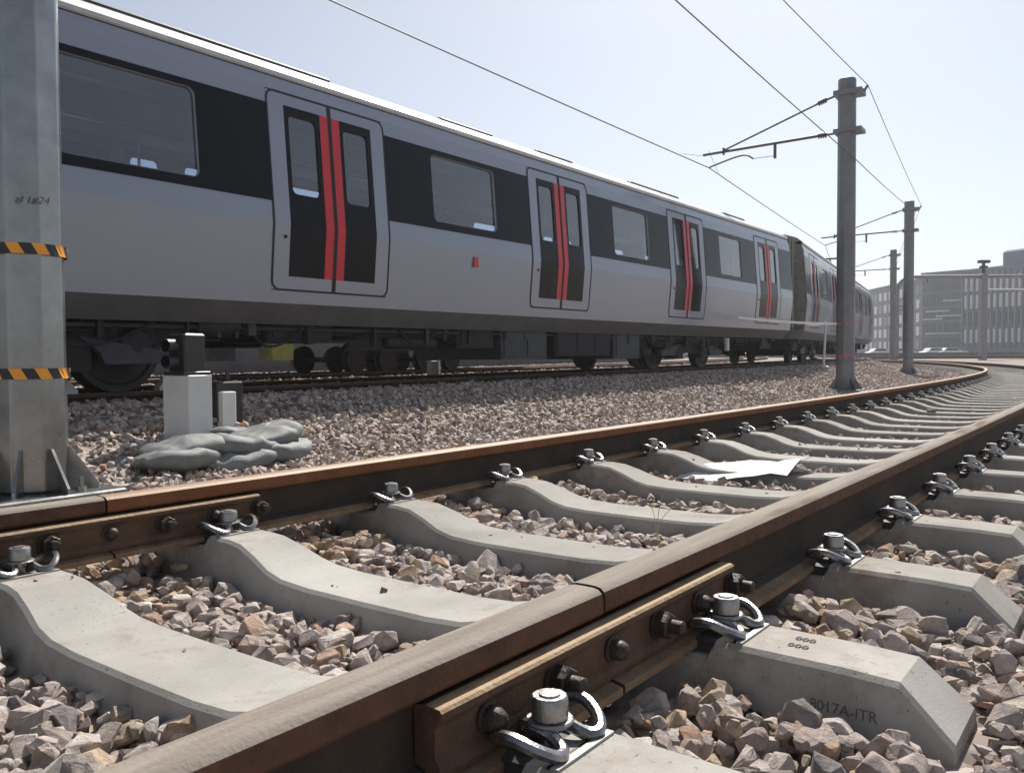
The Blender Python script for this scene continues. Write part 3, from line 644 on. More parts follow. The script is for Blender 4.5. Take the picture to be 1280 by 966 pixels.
def make_bogie(parent, u):
    b = empty('bogie'); b.parent = parent; b.location = (u, 0, 0)
    for sd in (-1, 1):
        f = MB(); y0, y1 = sd * 0.93, sd * 1.06
        f.prism([(-1.55, 0.50), (-1.42, 0.42), (-0.72, 0.42), (-0.50, 0.30), (0.50, 0.30), (0.72, 0.42), (1.42, 0.42), (1.55, 0.50), (1.50, 0.60), (0.75, 0.62), (0.55, 0.48), (-0.55, 0.48), (-0.75, 0.62), (-1.50, 0.60)], min(y0, y1), max(y0, y1))
        f.box(-0.28, 0.28, sd * 1.0 - 0.12, sd * 1.0 + 0.12, 0.48, 0.54)
        f.build('side_frame', 'under', b)
        a = MB(); a.lathe([(0.24, 0.54), (0.28, 0.60), (0.25, 0.65), (0.28, 0.70), (0.25, 0.76), (0.20, 0.80)], o=(0, sd * 0.98, 0), n=18); a.build('air_spring', 'under2', b, smooth=True)
        d = MB(); d.tube([(0.42, sd * 1.16, 0.36), (0.42, sd * 1.16, 0.62)], 0.055, 10); d.tube([(0.42, sd * 1.16, 0.62), (0.42, sd * 1.16, 0.80)], 0.032, 10); d.build('damper', 'under2', b, smooth=True)
        for du in (-1.15, 1.15):
            x = MB(); x.lathe([(0.17, 0), (0.17, 0.10), (0.14, 0.15), (0.06, 0.16)], (0, sd, 0), (du, sd * 0.98, 0.42), 16)
            x.cbox(du - 0.24, du + 0.24, min(sd * 0.94, sd * 1.1), max(sd * 0.94, sd * 1.1), 0.30, 0.44, 0.03)
            x.build('axle_box', 'under', b, smooth=True)
            for e in (-0.17, 0.17):
                sp = MB(); sp.lathe([(0.06, 0.44), (0.07, 0.46), (0.055, 0.48), (0.07, 0.50), (0.055, 0.52), (0.07, 0.54), (0.055, 0.56), (0.06, 0.585)], o=(du + e, sd * 1.02, 0), n=12)
                sp.build('spring', 'under2', b, smooth=True)
    for du in (-1.15, 1.15):
        ax = MB(); ax.tube([(du, -0.95, 0.42), (du, 0.95, 0.42)], 0.085, 12); ax.lathe([(0.24, -0.28), (0.24, 0.28)], (0, 1, 0), (du * 0.62, 0, 0.44), 16); ax.build('axle', 'under', b, smooth=True)
        for sd in (-1, 1):
            w = MB(); w.lathe([(0.10, -0.08), (0.13, -0.06), (0.34, -0.045), (0.36, -0.062), (0.42, -0.062), (0.425, 0.02), (0.45, 0.04), (0.45, 0.066), (0.36, 0.07), (0.34, 0.03), (0.13, 0.05), (0.1, 0.07)], (0, -sd, 0), (du, sd * 0.755, 0.42), 32)
            w.build('wheel', 'wheel', b, smooth=True)
            bk_ = MB(); y0, y1 = sorted((sd * 0.84, sd * 1.12)); bk_.cbox(du * 0.52 - 0.16, du * 0.52 + 0.16, y0, y1, 0.20, 0.50, 0.03); bk_.tube([(du * 0.52, sd * 1.0, 0.5), (du * 0.8, sd * 1.08, 0.72)], 0.04, 8); bk_.build('brake_unit', 'under', b)
            ar = MB(); y0, y1 = sorted((sd * 1.06, sd * 1.14)); ar.prism([(du - 0.3, 0.26), (du + 0.3, 0.26), (du + 0.34, 0.36), (du * 0.55, 0.50), (du - 0.34, 0.36)] if du > 0 else [(du - 0.3, 0.26), (du + 0.3, 0.26), (du + 0.34, 0.36), (du * 0.55, 0.50), (du - 0.34, 0.36)], y0, y1); ar.build('axle_arm', 'under2', b)
    return b

def make_car(first):
    root = empty('train_car')
    ends = [CAR_L0] + [v for d in DOORS for v in (d - 0.80, d + 0.80)] + [CAR_L1]
    for side in (-1, 1):
        body = MB()
        quad_strip(body, CAR_L0, CAR_L1, 0.845, 0.97, 0, side); quad_strip(body, CAR_L0, CAR_L1, 2.945, 3.10, 0, side)
        for i in range(0, len(ends), 2):
            a, b = ends[i], ends[i + 1]
            quad_strip(body, a, b, 0.97, Z_BAND0 + 0.02, 0, side); quad_strip(body, a, b, Z_BAND1 - 0.02, 2.945, 0, side)
        body.build('body_side', 'body', root)
        # black window bands with real openings
        for i in range(0, len(ends), 2):
            a, b = ends[i], ends[i + 1]; bm_ = MB()
            if 0 < i < len(ends) - 2:
                c = (a + b) / 2; ir = (c - 0.63, c + 0.63, 1.925, 2.735)
                ring(bm_, (a, b, Z_BAND0, Z_BAND1), ir, 0.07, 0.003, side)
                bo = bm_.build('window_band', 'blackband', root)
                fr = MB(); reveal(fr, ir, 0.07, 0.003, -0.035, side); wo = fr.build('window', 'frame_in', root)
                g = MB(); pane(g, ir, 0.07, -0.028, side); g.build('pane', 'glass', wo)
            else:
                quad_strip(bm_, a, b, Z_BAND0, Z_BAND1, 0.003, side); bm_.build('window_band', 'blackband', root)
        for d in DOORS:
            sm = MB(); outline(sm, (d - 0.812, d + 0.812, 0.968, 2.947), 0.10, 0.020, 0.008, side); quad_strip(sm, d - 0.024, d + 0.024, 0.985, 2.93, 0.010, side); quad_strip(sm, d - 0.06, d + 0.06, 0.985, 2.93, -0.014, side)
            sm.build('door_seal', 'seal', root)
            for sg in (-1, 1):
                dl = MB()
                e = lambda x: d + sg * x
                def rect(x0, x1, z0, z1, off, mi): slab(dl, min(e(x0), e(x1)), max(e(x0), e(x1)), z0, z1, off, side, mi, 0.02)
                rect(0.60, 0.80, 0.98, 2.935, 0.004, 0); rect(0.018, 0.60, 0.98, 1.115, 0.004, 0); rect(0.018, 0.60, 2.815, 2.935, 0.004, 0)
                rect(0.135, 0.60, 1.115, KINK + 0.02, 0.0045, 1)
                uu = sorted((e(0.135), e(0.60))); wi = sorted((e(0.185), e(0.545))); ir = (wi[0], wi[1], 1.94, 2.725)
                ring(dl, (uu[0], uu[1], KINK + 0.02, 2.815), ir, 0.06, 0.0045, side, 1)
                lf = dl.build('door_leaf', ['body', 'blackband'], root)
                st = MB(); uu = sorted((e(0.022), e(0.135))); slab(st, uu[0], uu[1], 1.115, 2.815, 0.007, side, 0, 0.02); st.build('red_stripe', 'red', lf)
                fr = MB(); reveal(fr, ir, 0.06, 0.0045, -0.02, side); wo = fr.build('window_frame', 'seal', lf)
                g = MB(); pane(g, ir, 0.06, -0.012, side); g.build('pane', 'glass', lf)
            kn = MB(); kn.lathe([(0.018, 0), (0.018, 0.012), (0.010, 0.016)], (0, side, 0), S(d - 0.66, 1.5, 0.003, side), 10); kn.build('door_lock', 'seal', root, smooth=True)
        rl = MB(); uu = 8.59; rl.box(uu - 0.045, uu + 0.045, side * wd(1.5) - 0.004, side * wd(1.5) + side * 0.02, 1.43, 1.56); rl.build('red_handle_box', 'redlens', root)
        sb = MB()
        for a, b in ((0.64, 0.845),): sb.add([S(CAR_L0, a, -0.02, side), S(CAR_L1, a, -0.02, side), S(CAR_L1, b, -0.004, side), S(CAR_L0, b, -0.004, side)], [(0, 1, 2, 3)])
        sb.add([S(CAR_L0, 0.64, -0.02, side), S(CAR_L1, 0.64, -0.02, side), (CAR_L1, side * 0.9, 0.66), (CAR_L0, side * 0.9, 0.66)], [(0, 1, 2, 3)])
        sb.build('solebar', 'solebar', root)
        gu = MB(); pr = [(1.378, 3.100), (1.395, 3.112), (1.395, 3.150), (1.36, 3.185), (1.34, 3.185)]
        for (a, b), (c2, d2) in zip(pr[:-1], pr[1:]): gu.add([(CAR_L0, side * a, b), (CAR_L1, side * a, b), (CAR_L1, side * c2, d2), (CAR_L0, side * c2, d2)], [(0, 1, 2, 3)])
        gu.add([(CAR_L0, side * 1.379, 3.085), (CAR_L1, side * 1.379, 3.085), (CAR_L1, side * 1.379, 3.112), (CAR_L0, side * 1.379, 3.112)], [(0, 1, 2, 3)], 1)
        gu.build('roof_gutter', ['roof', 'seal'], root)
    rf = MB(); ry = [(-1.34, 3.185), (-1.2, 3.29), (-0.95, 3.37), (-0.5, 3.42), (0, 3.435), (0.5, 3.42), (0.95, 3.37), (1.2, 3.29), (1.34, 3.185)]
    for (a, b), (c2, d2) in zip(ry[:-1], ry[1:]): rf.add([(CAR_L0, a, b), (CAR_L1, a, b), (CAR_L1, c2, d2), (CAR_L0, c2, d2)], [(0, 1, 2, 3)])
    rfo = rf.build('roof', 'roof', root, smooth=True)
    for a, b in ((0.5, 6.49), (8.32, 9.43), (10.5, 11.5), (13.4, 15.4), (17.7, 18.9)):
        ac = MB(); ac.cbox(a, b, -1.20, 1.20, 3.24, 3.335, 0.02); ac.build('roof_unit', 'under2', rfo)
    # interior
    it = MB(); it.add([(CAR_L0, -1.30, 2.86), (CAR_L1, -1.30, 2.86), (CAR_L1, 1.30, 2.86), (CAR_L0, 1.30, 2.86)], [(0, 1, 2, 3)]); it.build('ceiling', 'lining', root)
    fl = MB(); fl.box(CAR_L0, CAR_L1, -1.40, 1.40, 0.90, 0.98); fl.build('floor', 'floor_in', root)
    for y in (-0.55, 0.55): lt = MB(); lt.box(CAR_L0 + 0.4, CAR_L1 - 0.4, y - 0.07, y + 0.07, 2.825, 2.858); lt.build('ceiling_strip', 'white', root)
    for d in DOORS:
        for y in (-0.95, 0.95):
            for e in (-0.72, 0.72): gp = MB(); gp.tube([(d + e, y, 0.98), (d + e, y, 2.86)], 0.017, 8); gp.build('grab_pole', 'steel', root, smooth=True)
    for y in (-0.72, 0.72): gr = MB(); gr.tube([(CAR_L0 + 0.5, y, 2.45), (CAR_L1 - 0.5, y, 2.45)], 0.016, 8); gr.build('grab_rail', 'steel', root, smooth=True)
    for i in range(4):
        c = (DOORS[i] + DOORS[i + 1]) / 2
        for sd in (-1, 1):
            se = MB(); y0, y1 = sorted((sd * 0.98, sd * 1.36)); se.cbox(c - 1.25, c + 1.25, y0, y1, 1.38, 1.44, 0.02); y0, y1 = sorted((sd * 1.30, sd * 1.38)); se.cbox(c - 1.25, c + 1.25, y0, y1, 1.44, 1.80, 0.02)
            se.build('bench_seat', 'steel', root)
    for u, w in ((CAR_L0, -1), (CAR_L1, 1)):
        en = MB(); pts = [(y, z) for z, y in WP]; poly = [(-y, z) for y, z in pts] + [(y, z) for y, z in reversed(ry)] + [(y, z) for y, z in reversed(pts)]
        en.add([(u, y, z) for y, z in poly], [tuple(range(len(poly)))]); en.build('end_wall', 'bell', root)
    gw = MB()
    for k in range(5):
        a = CAR_L1 + 0.005 + k * 0.12; i = 0.0 if k % 2 == 0 else 0.05
        gw.box(a, a + 0.115, -1.36 + i, 1.36 - i, 0.9 + i, 3.22 - i)
    gw.build('gangway_bellows', 'bell', root)
    # underframe equipment
    for (a, b, y0, y1, z0, z1, mt) in ((5.6, 6.5, -1.15, -0.35, 0.46, 0.84, 'under'), (6.9, 8.2, -1.1, 0.6, 0.50, 0.84, 'under'), (8.6, 9.4, -1.2, -0.3, 0.40, 0.84, 'under'), (9.55, 10.7, -1.22, 0.4, 0.24, 0.84, 'under2'),
                                       (10.9, 12.6, -1.24, 0.9, 0.28, 0.84, 'under'), (12.75, 13.7, -1.22, 0.7, 0.22, 0.84, 'under2'), (13.8, 14.2, -1.1, 0.5, 0.35, 0.84, 'under'), (20.0, 20.8, -1.15, 1.1, 0.4, 0.84, 'under'), (0.4, 1.2, -1.1, 1.1, 0.35, 0.84, 'under')):
        q = MB(); q.cbox(a, b, y0, y1, z0, z1, 0.025); eq = q.build('equipment_box', mt, root)
        li = MB()
        for k in range(max(1, int((b - a) / 0.5))):
            c = a + (k + 0.5) * (b - a) / max(1, int((b - a) / 0.5)); hw = 0.42 * (b - a) / max(1, int((b - a) / 0.5))
            li.box(c - hw, c + hw, y0 - 0.012, y0 - 0.002, z0 + 0.05, z1 - 0.08)
        li.build('cover', mt, eq)
    for y, z, r in ((-1.18, 0.60, 0.022), (-1.20, 0.72, 0.03), (-1.05, 0.56, 0.018)): pi = MB(); pi.tube([(CAR_L0 + 0.3, y, z), (CAR_L1 - 0.3, y, z)], r, 8); pi.build('pipe', 'under2', root, smooth=True)
    for u in (2.0, 5.0, 5.2, 8.35, 14.3): pi = MB(); pi.tube([(u, -1.2, 0.50), (u, -1.2, 0.84)], 0.02, 6); pi.build('pipe', 'under2', root, smooth=True)
    for (u, y, z, L_, r) in ((5.5, 0.5, 0.52, 1.3, 0.10), (7.3, -1.15, 0.46, 0.9, 0.07), (13.9, -1.1, 0.33, 0.35, 0.09)):
        cc = MB(); cc.lathe([(0.02, 0), (r * 0.9, 0.02), (r, 0.06), (r, L_ - 0.06), (r * 0.9, L_ - 0.02), (0.02, L_)], (1, 0, 0), (u, y, z), 14); cc.build('reservoir', 'under', root, smooth=True)
    cs = MB(); cs.cbox(0.3, CAR_L1 - 0.2, -0.55, 0.55, 0.50, 0.84, 0.03); cs.build('centre_sill', 'under', root)
    rr_ = random.Random(5)
    for k in range(26):
        u = 0.6 + k * 0.8 + rr_.uniform(-0.2, 0.2); br_ = MB(); w_ = rr_.uniform(0.03, 0.10); zb_ = rr_.uniform(0.42, 0.56)
        br_.box(u, u + w_, -1.24, -1.16, zb_, 0.66); br_.build('hanger', 'under' if k % 3 else 'under2', root)
    for k in range(9):
        u = 1.0 + k * 2.15; ca_ = MB(); d_ = rr_.uniform(0.7, 1.3); ca_.tube(bez([(u, -1.21, 0.64), (u + d_ * 0.3, -1.22, 0.50 - rr_.uniform(0, 0.08)), (u + d_ * 0.7, -1.20, 0.47), (u + d_, -1.21, 0.64)], 5), 0.014, 6); ca_.build('cable', 'under', root, smooth=True)
    cy = MB(); cy.lathe([(0.02, 0), (0.11, 0.02), (0.12, 0.06), (0.12, 0.44), (0.11, 0.48), (0.02, 0.5)], (1, 0, 0), (4.75, -1.12, 0.62), 16); cy.build('air_tank', 'wheel', root, smooth=True)
    ct = MB(); ct.box(17.5, 17.62, -1.34, -1.28, 0.35, 0.62); ct.build('label_plate', 'white', root)
    make_bogie(root, 3.05); make_bogie(root, 16.2)
    return root
car = make_car(True)
def place_car(o, x, y, z, hd): o.location = (x, y, z); o.rotation_euler = (0, -0.0053, R(90) - hd)
place_car(car, -TRACK2 * PC, TRACK2 * PS, zt(0), PHI)
tag(car, 'silver metro carriage with black window band and red striped doors behind the sandbags', 'train', 'coupled metro carriages')
car2 = copy_tree(car)
h2 = R(27.3); ex, ey = 7.62 - 1.5 * math.cos(h2), 22.05 + 1.5 * math.sin(h2)
place_car(car2, ex - CAR_L0 * math.sin(h2), ey - CAR_L0 * math.cos(h2), zt(21.9), h2)
tag(car2, 'grey metro carriage with a pantograph, coupled beyond the bellows, partly behind a mast', 'train', 'coupled metro carriages')
for ch in [c for c in car2.children if c.name.startswith('gangway')]: bpy.data.objects.remove(ch)
pg = MB()
pg.tube([(17.6, 0, 3.5), (16.5, 0, 3.95), (17.5, 0, 4.42)], 0.035, 8)
for y in (-0.5, 0.5): pg.tube([(17.6, y, 3.44), (16.5, y * 0.7, 3.95)], 0.025, 8); pg.tube([(16.5, y * 0.7, 3.95), (17.5, y * 0.9, 4.42)], 0.02, 8); pg.box(16.3, 17.8, y - 0.04, y + 0.04, 3.41, 3.47)
pg.tube([(17.4, -0.85, 4.36), (17.4, -0.6, 4.45), (17.4, 0.6, 4.45), (17.4, 0.85, 4.36)], 0.03, 8); pg.tube([(17.6, -0.85, 4.36), (17.6, -0.6, 4.45), (17.6, 0.6, 4.45), (17.6, 0.85, 4.36)], 0.03, 8)
pg.build('pantograph', 'under', car2, smooth=True)

def T(u, d, z):
    x, y, th = train_path(u, d); return Vector((x, y, z + zt(u))), R(90) - th
# wheel chocks on the near rail either side of the left wheel
for u, sg, l in ((3.66, 1, 'pale metal wheel chock wedged behind the leading bogie wheel, by the mast'), (4.78, -1, 'pale metal wheel chock wedged under the bogie wheel beside the white plinth')):
    w = MB(); w.prism([(-0.17, 0.0), (0.10, 0.0), (0.12, 0.03), (0.0, 0.13), (-0.05, 0.15), (-0.08, 0.13), (-0.17, 0.03)] if sg < 0 else [(0.17, 0.0), (-0.10, 0.0), (-0.12, 0.03), (0.0, 0.13), (0.05, 0.15), (0.08, 0.13), (0.17, 0.03)], -0.05, 0.05)
    o = w.build('wheel_chock', 'white'); p, rz = T(u, 0.7535, 0.001); o.location = p; o.rotation_euler = (0, 0, rz + (0 if sg < 0 else 0)); tag(o, l, 'wheel chock')

# low works wagon on the track beyond, seen under the train
wg = empty('works_wagon'); p, rz = T(8.3, -4.3, 0); wg.location = p; wg.rotation_euler = (0, 0, rz)
tag(wg, 'low dark works wagon on the track beyond, seen beneath the train', 'wagon')
q = MB(); q.cbox(0, 9.0, -1.1, 1.1, 0.60, 0.78, 0.03); q.build('deck', 'under', wg)
for u in (3.0, 3.85, 4.95, 5.8):
    for sd in (-1, 1):
        w = MB(); w.lathe([(0.08, -0.06), (0.22, -0.05), (0.25, -0.06), (0.255, 0.03), (0.28, 0.04), (0.28, 0.07), (0.2, 0.06)], (0, -sd, 0), (u, sd * 0.75, 0.255), 24); w.build('wheel', 'wheel', wg, smooth=True)
    w = MB(); w.tube([(u, -0.8, 0.255), (u, 0.8, 0.255)], 0.05, 8); w.build('axle', 'under', wg)
q = MB(); q.prism([(2.5, 0.42), (6.3, 0.42), (6.1, 0.598), (2.7, 0.598)], -1.0, -0.86); q.build('side_frame', 'under', wg)
q = MB(); q.cbox(0.80, 1.24, -1.13, -0.75, 0.26, 0.598, 0.02); q.build('tool_box', 'yellowgreen', wg)
q = MB(); q.cbox(-0.3, 0.25, -0.9, -0.5, 0.25, 0.598, 0.02); q.build('tank', 'under2', wg)

# ------------------------------------------------------------------ masts, cantilevers and wires
MAST = [((-2.70, 4.76), 'galv'), ((7.29, 18.6), 'mast_grey'), ((15.55, 33.4), 'mast_grey'), ((22.6, 50.5), 'mast_grey')]
HD = [PHI, R(33.5), R(27), R(20)]
MLAB = ['tall galvanised steel mast with hazard tape bands in front of the train', 'grey overhead line mast with faded red tape, beside the coupled carriages', 'grey overhead line mast standing on the stony bank past the taped one', 'slimmest far overhead line mast in front of the pale office block']
tips = []
MH = 6.72
for i, ((mx, my), mt) in enumerate(MAST):
    zb = float(ground_z(np.array([[mx, my]]))[0][0]) + 0.045
    e = empty('overhead_line_mast', (mx, my, zb), R(90) - HD[i]); tag(e, MLAB[i], 'mast', 'overhead line masts')
    m = MB(); r0 = 0.198; n = 8 if i == 0 else 10; ph = math.pi / n
    m.lathe([(r0, 0.03), (r0 * 0.985, 3.0), (r0 * 0.95, MH), (r0 * 0.80, MH + 0.02)], n=n, ph=(math.atan2(-my, -mx) - (R(90) - HD[0]) + R(17.5) - R(90)) if i == 0 else ph)
    sh = m.build('shaft', mt, e)
    bv = sh.modifiers.new('b', 'BEVEL'); bv.width = 0.014 if i else 0.065; bv.segments = 4; bv.limit_method = 'ANGLE'; bv.angle_limit = R(25); bv.harden_normals = True; sh.data.shade_smooth()
    bp = MB(); bp.cbox(-0.36, 0.36, -0.36, 0.36, 0.0, 0.03, 0.01); bp.build('base_plate', mt, e)
    for k in range(8):
        a = 2 * math.pi * k / 8; g = MB(); g.prism([(0.17, 0.03), (0.345, 0.03), (0.345, 0.06), (0.20, 0.27), (0.17, 0.27)], -0.008, 0.008)
        go = g.build('gusset', mt, e); go.rotation_euler = (0, 0, a + 0.1)
        if k % 2 == 0:
            b = MB(); b.lathe([(0.028, 0.03), (0.028, 0.055)], n=6); b.lathe([(0.014, 0.055), (0.014, 0.11)], n=8); bo = b.build('anchor_bolt', mt, e); bo.location = (0.30 * math.cos(a + R(28)), 0.30 * math.sin(a + R(28)), 0)
    ft = MB(); ft.cbox(-0.55, 0.55, -0.55, 0.55, -0.35, -0.002 if i else -0.04, 0.02); ft.build('footing', 'concrete', e)
    # brackets and cantilever; local +y points away from the near track, towards the train
    bk = MB(); bk.box(-0.23, 0.23, -0.34, 0.24, MH - 0.36, MH - 0.26); bk.tube([(0, -0.34, MH - 0.31), (0, -0.42, MH - 0.2)], 0.03, 6); bk.build('bracket', mt, e)
    bk = MB(); bk.box(-0.23, 0.23, -0.34, 0.24, MH - 1.16, MH - 1.08); bk.build('bracket', mt, e)
    if i > 0:
        zt0 = MH - 1.12
        tb = MB(); tb.tube([(0, 0.62, zt0), (0, 3.25, zt0 - 0.06)], 0.032, 8); tb.tube([(0, 0.62, MH - 0.42), (0, 2.75, zt0 - 0.02)], 0.021, 8); tb.tube([(0, 2.75, zt0 + 0.04), (0, 2.75, zt0 - 0.12)], 0.03, 6); tb.build('cantilever_tube', 'wire', e, smooth=True)
        for z0, z1 in ((zt0, zt0), (MH - 0.31, MH - 0.42)):
            ins = MB(); ins.tube([(0, 0.24, z0), (0, 0.64, z1)], 0.022, 6)
            for k in range(4):
                f = 0.5 + 0.12 * k; ins.tube([(0, 0.24 + 0.4 * f - 0.01, z0 + (z1 - z0) * f), (0, 0.24 + 0.4 * f + 0.012, z0 + (z1 - z0) * f)], 0.062, 10)
            ins.build('insulator', 'insul', e, smooth=True)
        ra = MB(); ra.tube([(0, 1.55, zt0 - 0.03), (0, 1.55, zt0 - 0.36)], 0.035, 6); ra.tube(bez([(0, 2.05, zt0 - 0.30), (0, 2.22, zt0 - 0.20), (0, 2.5, zt0 - 0.22), (0, 3.1, zt0 - 0.37)], 5), 0.02, 8); ra.tube([(0, 1.55, zt0 - 0.30), (0, 2.05, zt0 - 0.30)], 0.008, 5); ra.build('registration_arm', 'wire', e, smooth=True)
    else:
        tb = MB(); tb.tube([(0, 0.2, MH - 1.12), (0, 3.25, MH - 1.18)], 0.032, 8); tb.tube([(0, 0.2, MH - 0.42), (0, 2.75, MH - 1.14)], 0.021, 8); tb.build('cantilever_tube', 'wire', e, smooth=True)
    rot = Matrix.Rotation(R(90) - HD[i], 3, 'Z'); O = Vector((mx, my, zb))
    tips.append(dict(contact=O + rot @ Vector((0, 3.1, MH - 1.50)), earth=O + rot @ Vector((0, -0.42, MH - 0.19)), feed=O + rot @ Vector((0, -0.22, (5.75, 4.95, 6.3, 6.3)[i])), o=e, zb=zb))
    def tapeband(z0, hh, mats, n=16, r=None):
        t = MB(); r = r or 0.2045; k = 0
        nn = 8; cor = [(r * math.cos(2 * math.pi * (q + 0) / nn), r * math.sin(2 * math.pi * (q + 0) / nn)) for q in range(nn)]
        per = 40; pts = []
        for q in range(per):
            a = 2 * math.pi * q / per; pts.append((r * math.cos(a), r * math.sin(a)))
        for q in range(per):
            p0 = pts[q]; p1 = pts[(q + 1) % per]; s0 = pts[(q + 1) % per]; s1 = pts[(q + 2) % per]
            t.add([(*p0, z0 + hh), (*p1, z0 + hh), (*s1, z0), (*s0, z0)], [(0, 1, 2, 3)], 0 if (q // 2) % 2 == 0 else 1)
        return t.build('hazard_tape', mats, e)
    if i == 0:
        tapeband(0.655, 0.058, ['orange', 'blacktape']); tapeband(1.33, 0.058, ['orange', 'blacktape'])
        ca = Vector((0, 0, CAM_H)) - Vector((mx, my, CAM_H)); ang = math.atan2(ca.y, ca.x) - (R(90) - HD[0])
        text_mesh('handwriting', 'zl 1#24', 0.055, 'pencil', e, Matrix.Rotation(ang, 4, 'Z') @ Matrix.Translation((0.2005, 0.03, 1.60)) @ Matrix.Rotation(R(90), 4, 'Z') @ Matrix.Rotation(R(90), 4, 'X'), 0.3)
    if i == 1:
        for z in (1.42, 0.72):
            tapeband(z, 0.06, ['pink', 'mast_grey'], r=0.2035)
def sag_wire(name, pts, r, label, sag):
    m = MB(); out = []
    for a, b in zip(pts[:-1], pts[1:]):
        for k in range(14):
            t = k / 14; p = a.lerp(b, t); p.z -= 4 * sag * t * (1 - t); out.append(p)
    out.append(pts[-1]); m.tube(out, r, 6); return tag(m.build(name, 'wire', smooth=True), label, 'wire')
def ext(ps, k=1.0): return [ps[0] + (ps[0] - ps[1]) * k] + ps + [ps[-1] + (ps[-1] - ps[-2]) * 0.9]
sag_wire('contact_wire', ext([t['contact'] for t in tips]), 0.0115, 'contact wire held by the cantilever arms above the train roof', 0.02)
sag_wire('feeder_wire', ext([t['feed'] for t in tips]), 0.0095, 'dark feeder cable running along the mast shafts below their tops', 0.05)
sag_wire('earth_wire', ext([t['earth'] for t in tips]), 0.0085, 'thin earth wire strung along the mast tops', 0.06)
mw = tips[1]['contact']
dm = MB(); dm.tube([mw + Vector((-0.9, -1.3, 0.03)), mw + Vector((-0.1, -0.05, 0.26))], 0.005, 5); dm.tube([mw + Vector((0, 0.05, 0.42)), mw + Vector((0.35, 0.55, 0.0))], 0.005, 5)
tag(dm.build('dropper_wire', 'wire'), 'fine steadying wire at the cantilever of the taped mast', 'wire')

# tape barrier between the mast and the train
rot = Matrix.Rotation(R(90) - HD[1], 3, 'Z'); m1 = Vector((*MAST[1][0], 0))
def ribbon(a, b, w, mt, name, label):
    m = MB(); n = 10; vs = []
    for k in range(n + 1):
        t = k / n; p = a.lerp(b, t); p.z -= 0.03 * 4 * t * (1 - t); vs += [p + Vector((0, 0, w / 2)), p - Vector((0, 0, w / 2)), p + Vector((0.004, -0.004, w / 2)), p + Vector((0.004, -0.004, -w / 2))]
    fs = []
    for k in range(n):
        o = 4 * k
        fs += [(o, o + 1, o + 5, o + 4), (o + 2, o + 6, o + 7, o + 3), (o, o + 4, o + 6, o + 2), (o + 1, o + 3, o + 7, o + 5)]
    m.add(vs, fs); return tag(m.build(name, mt), label, 'barrier tape')
pa = m1 + Vector((-0.20, -0.02, 1.06)); pd, _ = T(17.6, 1.54, 1.06)
ribbon(pd, pa, 0.05, 'tapew', 'barrier_tape', 'bright taut barrier tape strung from the mast across to a carriage door')
pst = Vector((8.42, 23.0, 0)); gz = float(ground_z(np.array([[8.42, 23.0]]))[0][0])
ps = MB(); ps.tube([(0, 0, -0.1), (0.06, 0.0, 1.22)], 0.035, 8); ps.lathe([(0.16, 0), (0.16, 0.02), (0.06, 0.05)], n=12); po = ps.build('barrier_post', 'white', smooth=True); po.location = (pst.x, pst.y, gz + 0.03); tag(po, 'thin leaning white post carrying tape beside the coupled carriages', 'post')
ribbon(Vector((7.75, 22.4, gz + 1.17)), pst + Vector((0.05, 0, gz + 1.22)), 0.05, 'tapew', 'barrier_tape', 'short slack tape between the white post and the carriage end')
ribbon(pst + Vector((0.05, 0, gz + 1.22)), m1 + Vector((0.05, 0.2, 1.10)), 0.05, 'tapew', 'barrier_tape', 'slack tape between the leaning white post and the mast')

# ------------------------------------------------------------------ plinth, signal, sandbags
def gz_at(x, y): return float(ground_z(np.array([[x, y]]))[0][0])
px_, py_ = -2.46, 6.45
pl = MB(); pl.cbox(-0.125, 0.125, -0.125, 0.125, 0.0, 0.62, 0.006); o = pl.build('signal_plinth', 'white'); o.location = (px_, py_, -0.375); o.rotation_euler = (0, 0, R(68)); tag(o, 'square white plinth standing among the grey sandbags', 'plinth')
sg_ = empty('dwarf_signal', (px_, py_, 0.247), R(62)); tag(sg_, 'black shunting signal with small lenses on top of the white plinth', 'signal')
q = MB(); q.cbox(-0.13, 0.13, -0.11, 0.11, 0.0, 0.025, 0.005); q.build('base', 'blackbox', sg_)
q = MB(); q.cbox(-0.10, 0.10, -0.09, 0.09, 0.025, 0.31, 0.012); q.build('housing', 'blackbox', sg_)
for z, mt in ((0.10, 'redlens'), (0.22, 'greenlens')):
    h = MB(); h.lathe([(0.05, 0), (0.05, 0.10), (0.045, 0.10), (0.045, 0.005)], (-1, 0, 0), (-0.10, 0, z), 16); ho = h.build('hood', 'blackbox', sg_, smooth=True)
    h = MB(); h.lathe([(0.04, 0.004), (0.03, 0.012), (0.005, 0.016)], (-1, 0, 0), (-0.10, 0, z), 14); h.build('lens', mt, ho, smooth=True)
sp = empty('marker_post', (-2.33, 6.95, -0.32), R(40)); tag(sp, 'short white post with a black junction box behind the sandbags', 'post')
q = MB(); q.cbox(-0.055, 0.055, -0.055, 0.055, 0.0, 0.42, 0.008); q.build('post', 'white', sp)
q = MB(); q.cbox(-0.06, 0.16, 0.06, 0.20, 0.0, 0.50, 0.012); q.build('junction_box', 'blackbox', sp)
q = MB(); q.tube([(0.05, 0.12, 0.49), (0.05, 0.12, 0.60)], 0.018, 8); q.build('knob', 'blackbox', sp)
mp = empty('boundary_marker'); p, rz = T(11.75, -2.0, 0); mp.location = (p.x, p.y, p.z - 0.12); mp.rotation_euler = (0, 0, rz); tag(mp, 'small grey marker post with a taller thin rod, seen beneath the train', 'post')
q = MB(); q.cbox(-0.09, 0.09, -0.06, 0.06, 0.0, 0.33, 0.01); q.build('post', 'solebar', mp)
